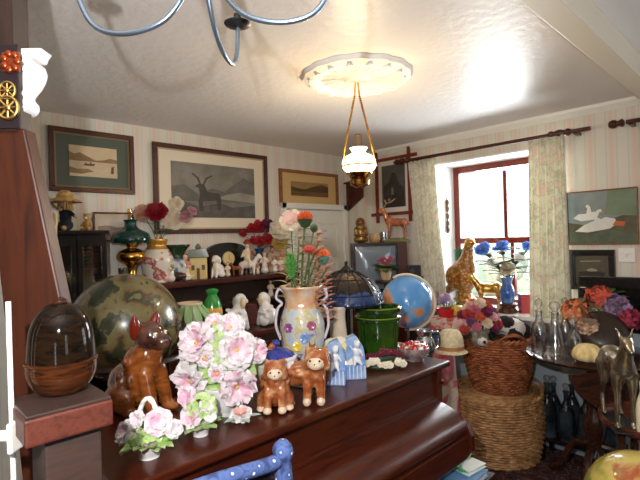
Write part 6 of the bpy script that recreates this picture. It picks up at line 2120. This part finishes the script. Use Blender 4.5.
# blue vase of red and white flowers
p, k = onw(260, 272, 2.875)
bvz = thing('dark_blue_vase', 'small dark blue vase of red flowers on the dresser shelf', 'vase', p, FACE)
MB().lathe(prof([(0, 0), (5 * k, 0), (6.5 * k, 6 * k), (6 * k, 16 * k), (3.5 * k, 20 * k), (5 * k, 24 * k), (4 * k, 24 * k), (0, 18 * k)], 3), seg=24).build('body', china('navy_glaze', (44, 66, 104)), bvz)
BV = Vector(p) + Vector((0, 0, 22 * k))
g4 = 'artificial flowers in the dark blue vase'
dd = k * FPX - .05
redm = [ff2('scarlet', (156, 26, 36)), ff2('scarlet2', (176, 36, 42))]
for (px, py, lb, r) in ((243, 234, 'small red berry-like bloom, far left of the dark blue vase', 3), (252, 229, 'red bloom at the upper left of the dark blue vase', 4), (259, 227, 'red bloom at the top centre of the dark blue vase', 5), (267, 225, 'purple-red bloom at the top right of the dark blue vase', 4.5),
                        (254, 241, 'red bloom low on the left of the dark blue vase', 3.6), (260, 241, 'red bloom low at the centre of the dark blue vase', 4), (268, 240, 'large red bloom low on the right of the dark blue vase', 5)):
    stem(lb, 'artificial flower', px, py, dd, BV, 'artificial_flower', blm(r * 1.25 * k, 3, 5, (-.4, -.7, .5), .6), redm if 'purple' not in lb else [ff2('aubergine', (92, 32, 70)), ff2('aubergine', (92, 32, 70))], .0022, 1, g4)
stem('large white bloom with dark leaves, right of the red flowers', 'artificial flower', 280, 229, dd - .02, BV, 'artificial_flower', blm(10 * k, 3, 6, (-.4, -.8, .3), .85), [ff2('ivory', (240, 226, 200)), ff2('snow', (224, 218, 204))], .0025, 5, g4, W['leafd'])
stem('yellow-ochre bloom below the large white one', 'artificial flower', 280, 243, dd - .02, BV, 'artificial_flower', blm(7.5 * k, 3, 6, (-.4, -.8, .3), .8), [ff2('ochre', (170, 138, 62)), ff2('ochre2', (190, 160, 84))], .0025, 2, g4)

# figures further right, half hidden by the tall vase's stems
mini('brown and cream china owl, rightmost on the dresser shelf behind the stems', 291, 272, 2.79, 20, [('e', (0, 0, .4), (.26, .22, .4), 0), ('e', (0, -.03, .78), (.22, .2, .2), 1), ('e', (0, -.14, .42), (.16, .1, .28), 1), ('c', (-.14, -.02, .9), .05, (-.18, -.02, 1.0), .02, 0), ('c', (.14, -.02, .9), .05, (.18, -.02, 1.0), .02, 0)], [mk('chestnut', (140, 76, 40)), mk('creambod', (226, 208, 176))], 'owl_figurine', 'bird ornament', vox=.034)

# ================================================================== DRESSER COUNTER
CZ = .86
for px, py, h, lb, rz in ((238, 331, 39, 'white spaniel ornament with curly back, left one behind the peonies', 2.4), (267, 335, 35, 'white spaniel ornament with curly back, right one behind the tureen', -2.2)):
    p, k = onw(px, py, 2.46, CZ)
    t = thing('china_spaniel', lb, 'dog ornament', p, FACE + rz, 'pair of white china spaniels')
    S = h * k
    pr = list(DOGS)
    rnd = random.Random(px)
    for i in range(26):
        a = rnd.uniform(0, 2 * PI)
        z = rnd.uniform(.15, .6)
        rr = .24 - .12 * max(0, z - .35)
        pr.insert(0, ('e', (rr * math.cos(a), .05 + rr * math.sin(a), z), .05, 0))
    blob('body', pr, [mk('whitedog', (232, 230, 228)), mk('tanear', (222, 200, 160)), W['blackc']], t, S, .024, 2)
    mb = MB()
    for sx in (-1, 1):
        mb.ell((sx * .07 * S, -.245 * S, .82 * S), .02 * S, None, 1)
    mb.build('eyes', W['blackc'], t)
p, k = onw(213, 322, 2.46, CZ)
pr_ = thing('parrot_jar', 'green, yellow and blue banded pottery jar behind the peonies', 'jar', p, FACE)
mb = MB()
S = 1
hh = P(213, 288, y=2.46).z - CZ
r_ = 10 * k
segs = [((0, 0), (r_ * .7, 0), (r_ * .9, hh * .25), (r_ * .95, hh * .38)), ((r_ * .95, hh * .38), (r_ * .98, hh * .5), (r_ * .92, hh * .6)), ((r_ * .92, hh * .6), (r_ * .8, hh * .72), (r_ * .5, hh * .84), (r_ * .45, hh * .88))]
for i, (sg_, c_) in enumerate(zip(segs, ((56, 136, 186), (206, 160, 60), (52, 140, 60)))):
    MB().lathe(prof([q for q in sg_], 3), seg=28).build(('lower_body', 'yellow_band', 'upper_body')[i], mk('parrot%d' % i, c_), pr_)
MB().lathe(prof([(r_ * .45, hh * .87), (r_ * .62, hh * .93), (r_ * .55, hh * .97), (0, hh)], 2), seg=20).build('lid', mk('parrotlid', (36, 150, 66)), pr_)
p, k = onw(190, 326, 2.46, CZ)
gl_ = thing('leaf_jardiniere', 'cream china planter with green leaves hanging over it, behind the peonies', 'planter', p, FACE)
hh = P(190, 303, y=2.46).z - CZ
MB().lathe(prof([(0, 0), (8 * k, 0), (10 * k, hh * .4), (11 * k, hh * .85), (13 * k, hh), (10 * k, hh), (0, hh * .8)], 3), seg=28, lobe=(8, .03)).build('pot', mk('creambod', (226, 208, 176)), gl_)
mb = MB()
for i in range(14):
    a = i * 2 * PI / 14
    mb.leafblade((11 * k * math.cos(a), 11 * k * math.sin(a), hh * .97), (math.cos(a) * .5, math.sin(a) * .5, -.7), hh * .7, 8 * k, -.1)
mb.build('hanging_leaves', mk('paleleaf', (142, 176, 124)), gl_)
p, k = onw(251, 330, 2.62, CZ)
bx_ = thing('red_leather_box', 'dark red leather box standing between the white spaniels', 'box', p, FACE)
hh = P(251, 303, y=2.62).z - CZ
MB().box((0, 0, hh * .4), (15 * k, .1, hh * .8), bev=.003).build('box_body', mat('red_leather', (96, 34, 26), .4), bx_, smooth=False)
MB().box((0, 0, hh * .9), (16 * k, .104, hh * .2), bev=.003).build('lid', mat('red_leather', (96, 34, 26), .4), bx_, smooth=False)
mini('small white china figure in the dark recess of the dresser', 271, 298, 2.86, 17, PERS, [mk('whitebod', (236, 230, 222)), mk('creambod', (226, 208, 176)), skin, hairb], grp='china figures on the dresser counter', z=.9865, vox=.03)

# ================================================================== ON THE BLACK CABINET
CBZ = bz + .022
p, k = onw(66, 233, 2.70, CBZ)
dl = thing('straw_hat_doll', 'small doll in dark clothes with a big straw hat, sitting on the black cabinet', 'doll', p, FACE)
S = 42 * k
straw2 = mat('straw_gold', (190, 150, 84), .7, stops=[(.4, (164, 122, 60)), (.6, (208, 172, 104))], ns=50)
cloth2 = mat('doll_cloth', (30, 34, 44), .8)
blob('body', [('e', (0, 0, .14), (.17, .15, .14), 0), ('e', (0, .02, .34), (.13, .11, .2), 0), ('c', (0, .01, .5), .05, (0, 0, .58), .05, 1), ('e', (0, -.02, .66), (.13, .13, .13), 1), ('c', (-.12, 0, .44), .05, (-.2, -.06, .24), .04, 0), ('c', (.12, 0, .44), .05, (.26, -.06, .34), .04, 0), ('e', (.29, -.07, .34), .05, 1), ('e', (-.21, -.08, .21), .045, 1),
              ('c', (-.07, -.08, .08), .07, (-.09, -.28, .05), .055, 0), ('c', (.07, -.08, .08), .07, (.11, -.28, .05), .055, 0), ('e', (.12, -.31, .06), (.06, .07, .06), 2), ('e', (-.1, -.31, .06), (.06, .07, .06), 2)], [cloth2, skin, straw2], dl, S, .022, 2)
MB().lathe(prof([(0, .98 * S), (.1 * S, .96 * S), (.18 * S, .86 * S), (.2 * S, .78 * S), (.36 * S, .70 * S), (.36 * S, .685 * S), (.15 * S, .72 * S)], 3), seg=28).build('straw_hat', straw2, dl)
mb = MB()
for i in range(16):
    a = i * 2 * PI / 16
    if abs(math.cos(a)) > .3 or math.sin(a) > 0:
        mb.tube([(.12 * S * math.cos(a), .12 * S * math.sin(a), .72 * S), (.15 * S * math.cos(a), .14 * S * math.sin(a), .62 * S), (.16 * S * math.cos(a), .15 * S * math.sin(a), .5 * S)], .022 * S, 6)
mb.build('hair', straw2, dl)
p, k = onw(88, 234, 2.69, CBZ)
mini('small yellowish bear figure sitting at the right end of the black cabinet', 88, 234, 2.69, 21, [('e', (0, 0, .28), (.2, .18, .26), 0), ('e', (0, -.04, .66), (.17, .16, .16), 0), ('e', (0, -.18, .62), (.08, .07, .07), 1), ('e', (-.13, 0, .8), .06, 0), ('e', (.13, 0, .8), .06, 0), ('c', (-.16, -.04, .42), .06, (-.24, -.14, .26), .05, 0), ('c', (.16, -.04, .42), .06, (.24, -.14, .26), .05, 0), ('c', (-.1, -.1, .1), .08, (-.16, -.3, .08), .07, 0), ('c', (.1, -.1, .1), .08, (.16, -.3, .08), .07, 0)],
     [mat('bear_gold', (176, 136, 76), .8), mk('creambod', (226, 208, 176))], 'bear_figure', 'bear ornament', vox=.03, grp=None, z=CBZ)
p, k = onw(50, 233, 2.72, CBZ)
wl = thing('white_china_lamp', 'pale blue-white china vase beside the straw-hatted doll', 'vase', p, FACE)
MB().lathe(prof([(0, 0), (5 * k, 0), (7 * k, 4 * k), (9 * k, 16 * k), (6 * k, 25 * k), (3.5 * k, 29 * k), (5 * k, 33 * k), (4 * k, 33 * k), (0, 28 * k)], 3), seg=24).build('body', china('blue_white', (186, 196, 206), stops=[(.5, (206, 208, 208)), (.62, (150, 120, 70))], ns=18), wl)
cr_ = thing('cream_ruler', 'cream wooden stick leaning between the stair board and the black cabinet', 'stick', P(53, 226, d=2.28), FACE)
kk = 2.28 / FPX
zf = P(53, 226, d=2.28).z
cr_.location.z = 0
MB().tube([(-12 * kk, 0, 0), (2.5 * kk, .0, zf + 13 * kk)], 2.2 * kk, 8).build('stick', mat('pale_wood', (222, 196, 140), .6), cr_)

# ================================================================== ON AND IN FRONT OF THE TELEVISION
TVT = tvz1
def ontv(px, dd):
    p = P(px, 243, d=dd)
    p.z = TVT
    return p, dd / FPX


p, k = ontv(361, 3.58)
bu = thing('seated_figure', 'dark gold seated figure ornament at the left end of the television', 'figurine', p, FACE)
S = 25 * k
blob('body', [('e', (0, 0, .16), (.3, .24, .16), 0), ('e', (0, .02, .42), (.2, .16, .26), 0), ('e', (0, -.02, .62), (.22, .13, .12), 0), ('e', (0, -.02, .83), (.13, .13, .15), 1), ('c', (-.2, 0, .58), .07, (-.24, -.08, .34), .055, 0), ('c', (-.24, -.08, .34), .055, (-.04, -.2, .3), .045, 1), ('c', (.2, 0, .58), .07, (.24, -.08, .34), .055, 0), ('c', (.24, -.08, .34), .055, (.04, -.2, .3), .045, 1), ('e', (0, .05, .84), (.2, .08, .2), 0)],
     [mat('dull_gold', (126, 94, 52), .35, .5, stops=[(.4, (96, 68, 34)), (.6, (158, 122, 68))], ns=40), mat('bronze_face', (112, 76, 48), .4, .3)], bu, S, .026, 2)
p, k = ontv(375, 3.55)
cp = thing('small_pot', 'little tan pot on the television beside the seated figure', 'pot', p, FACE)
MB().lathe(prof([(0, 0), (4 * k, 0), (6 * k, 4 * k), (5 * k, 9 * k), (3.5 * k, 9 * k), (0, 6 * k)], 3), seg=20).build('pot', mk('tan', (168, 136, 96)), cp)
p, k = ontv(384, 3.56)
cg = thing('silver_cup', 'little shiny silver cup on the television, left of the stag ornament', 'cup', p, FACE)
MB().lathe(prof([(0, 0), (3.5 * k, 0), (4.5 * k, 2 * k), (5 * k, 10 * k), (4.4 * k, 10 * k), (0, 3 * k)], 3), seg=20).build('cup', slv, cg)
p, k = ontv(395, 3.55)
sg_ = thing('stag_ornament', 'red-brown china stag standing on a green base on the television', 'deer ornament', p, FACE)
S = 38 * k
MB().lathe(prof([(0, 0), (.36 * S, 0), (.34 * S, .07 * S), (.2 * S, .12 * S), (0, .12 * S)], 2), seg=20, lobe=(5, .08)).build('grassy_base', mk('basegreen', (104, 112, 72)), sg_)
rb2 = china('red_brown_stag', (152, 78, 44), stops=[(.4, (136, 62, 34)), (.62, (178, 108, 66))], ns=30)
spr = [('e', (.05, 0, .42), (.26, .1, .11), 0), ('e', (-.12, 0, .46), (.13, .11, .13), 0), ('e', (.24, 0, .41), (.12, .1, .12), 0), ('c', (-.18, 0, .5), .09, (-.28, 0, .74), .055, 0), ('c', (-.28, 0, .77), .06, (-.4, 0, .74), .032, 0), ('c', (.33, 0, .44), .03, (.4, 0, .36), .02, 0)]
for x in (-.14, .26):
    for y in (-.05, .05):
        spr.append(('c', (x, y, .36), .05, (x + (.02 if y > 0 else -.02), y, .02), .025, 0))
bb = blob('body', spr, [rb2], sg_, S, .022, 2)
bb.location.z = .105 * S
mb = MB()
for sy in (-1, 1):
    mb.tube(smooth_pts([(-.27 * S, .02 * sy * S, .92 * S), (-.2 * S, .06 * sy * S, 1.02 * S), (-.08 * S, .09 * sy * S, 1.06 * S), (.02 * S, .08 * sy * S, 1.14 * S)], 4), .014 * S, 6)
    mb.tube([(-.2 * S, .06 * sy * S, 1.02 * S), (-.24 * S, .07 * sy * S, 1.13 * S)], .011 * S, 5)
    mb.tube([(-.1 * S, .09 * sy * S, 1.055 * S), (-.12 * S, .1 * sy * S, 1.16 * S)], .011 * S, 5)
mb.build('antlers', mk('antler', (150, 126, 92)), sg_)
# pot plant in front of the television, on a little stand
d_ = 3.27
k = kpx(d_)
sp0 = at(386, 275, d_, 0)
ps = thing('plant_stand', 'slim dark plant stand in front of the television', 'stand', sp0, FACE)
pz_ = P(386, 280, d=d_).z
MB().lathe([(0, pz_ - .02), (.075, pz_ - .02), (.08, pz_ - .008), (.075, pz_), (0, pz_)], seg=24).build('top', W['dark'], ps)
MB().lathe(prof([(.03, .06), (.02, .2), (.026, .4), (.016, .7), (.02, pz_ - .021)], 3), seg=16).build('column', W['dark'], ps)
for i in range(3):
    a = i * 2 * PI / 3
    MB().tube([(0, 0, .1), (.06 * math.cos(a), .06 * math.sin(a), .05), (.09 * math.cos(a), .09 * math.sin(a), .012)], .012, 8).build('leg', W['dark'], ps)
pp_ = thing('potted_plant', 'pink-flowered plant in a cream pot in front of the television', 'potted plant', at(386, 275, d_, pz_), FACE)
MB().lathe(prof([(0, 0), (4 * k, 0), (5 * k, 3 * k), (6.5 * k, 11 * k), (6 * k, 11 * k), (0, 9 * k)], 3), seg=22).build('pot', mk('potcream', (206, 180, 140)), pp_)
mb = MB()
for i in range(40):
    a = i * 2.4
    mb.leafblade((0, 0, 10 * k), (math.cos(a), math.sin(a), R.uniform(.2, 1.2)), R.uniform(9, 14) * k, 7 * k, .5)
mb.build('leaves', W['leaf'], pp_)
for i in range(5):
    mb = MB()
    mb.bloom(((i - 2) * 2.6 * k, -2 * k, (19 + 3 * math.sin(i * 2.1)) * k), (0, -.7, .8), 2.8 * k, 2, 5, 0, 0, .8, .1)
    mb.build('flower', [ff2('rosepink', (168, 86, 108))], pp_)
# dark box by the left curtain
bk_ = thing('black_radio', 'small black radio on a shelf end beside the left curtain', 'radio', at(414, 275, 3.33, .0), FACE)
zz0_ = P(414, 276, d=3.33).z
bk_.location.z = zz0_
MB().box((0, 0, .04), (.09, .06, .08), bev=.004).build('case', W['black'], bk_, smooth=False)
MB().lathe([(0, 0), (.02, 0), (.018, .004), (0, .004)], (-.018, -.0305, .04), 18, (PI / 2, 0, 0)).build('dial', W['pewter'], bk_)
ws = thing('wall_post_stand', 'narrow dark pedestal carrying the small black radio', 'pedestal', at(414, 275, 3.33, .0), FACE)
MB().box((0, 0, .015), (.13, .1, .03), bev=.004).build('foot', W['dark'], ws, smooth=False)
MB().box((0, 0, (zz0_ - .02 + .03) / 2), (.06, .05, zz0_ - .05), bev=.004).build('column', W['dark'], ws, smooth=False)
MB().box((0, 0, zz0_ - .01), (.12, .09, .02), bev=.004).build('top', W['dark'], ws, smooth=False)

# ================================================================== LIGHT
wd = bpy.data.worlds.new('world')
sc.world = wd
wd.use_nodes = True
bg = wd.node_tree.nodes['Background']
bg.inputs['Color'].default_value = (.86, .93, 1, 1)
bg.inputs['Strength'].default_value = 1.7


def area(name, loc, dirn, sx, sy, e, col):
    l = bpy.data.lights.new(name, 'AREA')
    l.shape = 'RECTANGLE'
    l.size, l.size_y = sx, sy
    l.energy = e
    l.color = col
    o = bpy.data.objects.new(name, l)
    COL.objects.link(o)
    o.location = loc
    o.rotation_euler = Vector(dirn).to_track_quat('-Z', 'Y').to_euler()
    return o


area('daylight_window', (XW + .75, 1.5, 1.7), (-1, 0, -.12), 1.0, 1.3, 105, (.9, .96, 1))
area('daylight_side_window', (XW + .75, -.27, 1.7), (-1, 0, -.12), 1.0, 1.3, 40, (.9, .96, 1))
area('daylight_rear_window', (X0 - .26, -1.7, 1.0), (.69, .72, .1), 0.6, .9, 22, (.78, .9, 1))
fl = bpy.data.lights.new('camera_flash', 'POINT')
fl.energy = 74
fl.color = (1, .97, .95)
fl.shadow_soft_size = .014
fo = bpy.data.objects.new('camera_flash', fl)
COL.objects.link(fo)
fo.location = Vector((0, 0, EYE + .185)) - rt_ * .145
area('added_near_fill', (.32, Y0 - .32, 1.42), (.12, 1, 0), .5, 1.0, 10, (.94, .96, 1))  # added fill lamp shining through the made-up near-wall opening
sc.view_settings.view_transform = 'Standard'
sc.view_settings.look = 'None'
sc.view_settings.gamma = 1
sc.view_settings.use_curve_mapping = False
sc.view_settings.exposure = 0.18
sc.cycles.use_denoising = True
sc.cycles.max_bounces = 8
sc.cycles.transparent_max_bounces = 16
sc.cycles.sample_clamp_indirect = 4
sc.cycles.caustics_reflective = False
sc.cycles.caustics_refractive = False
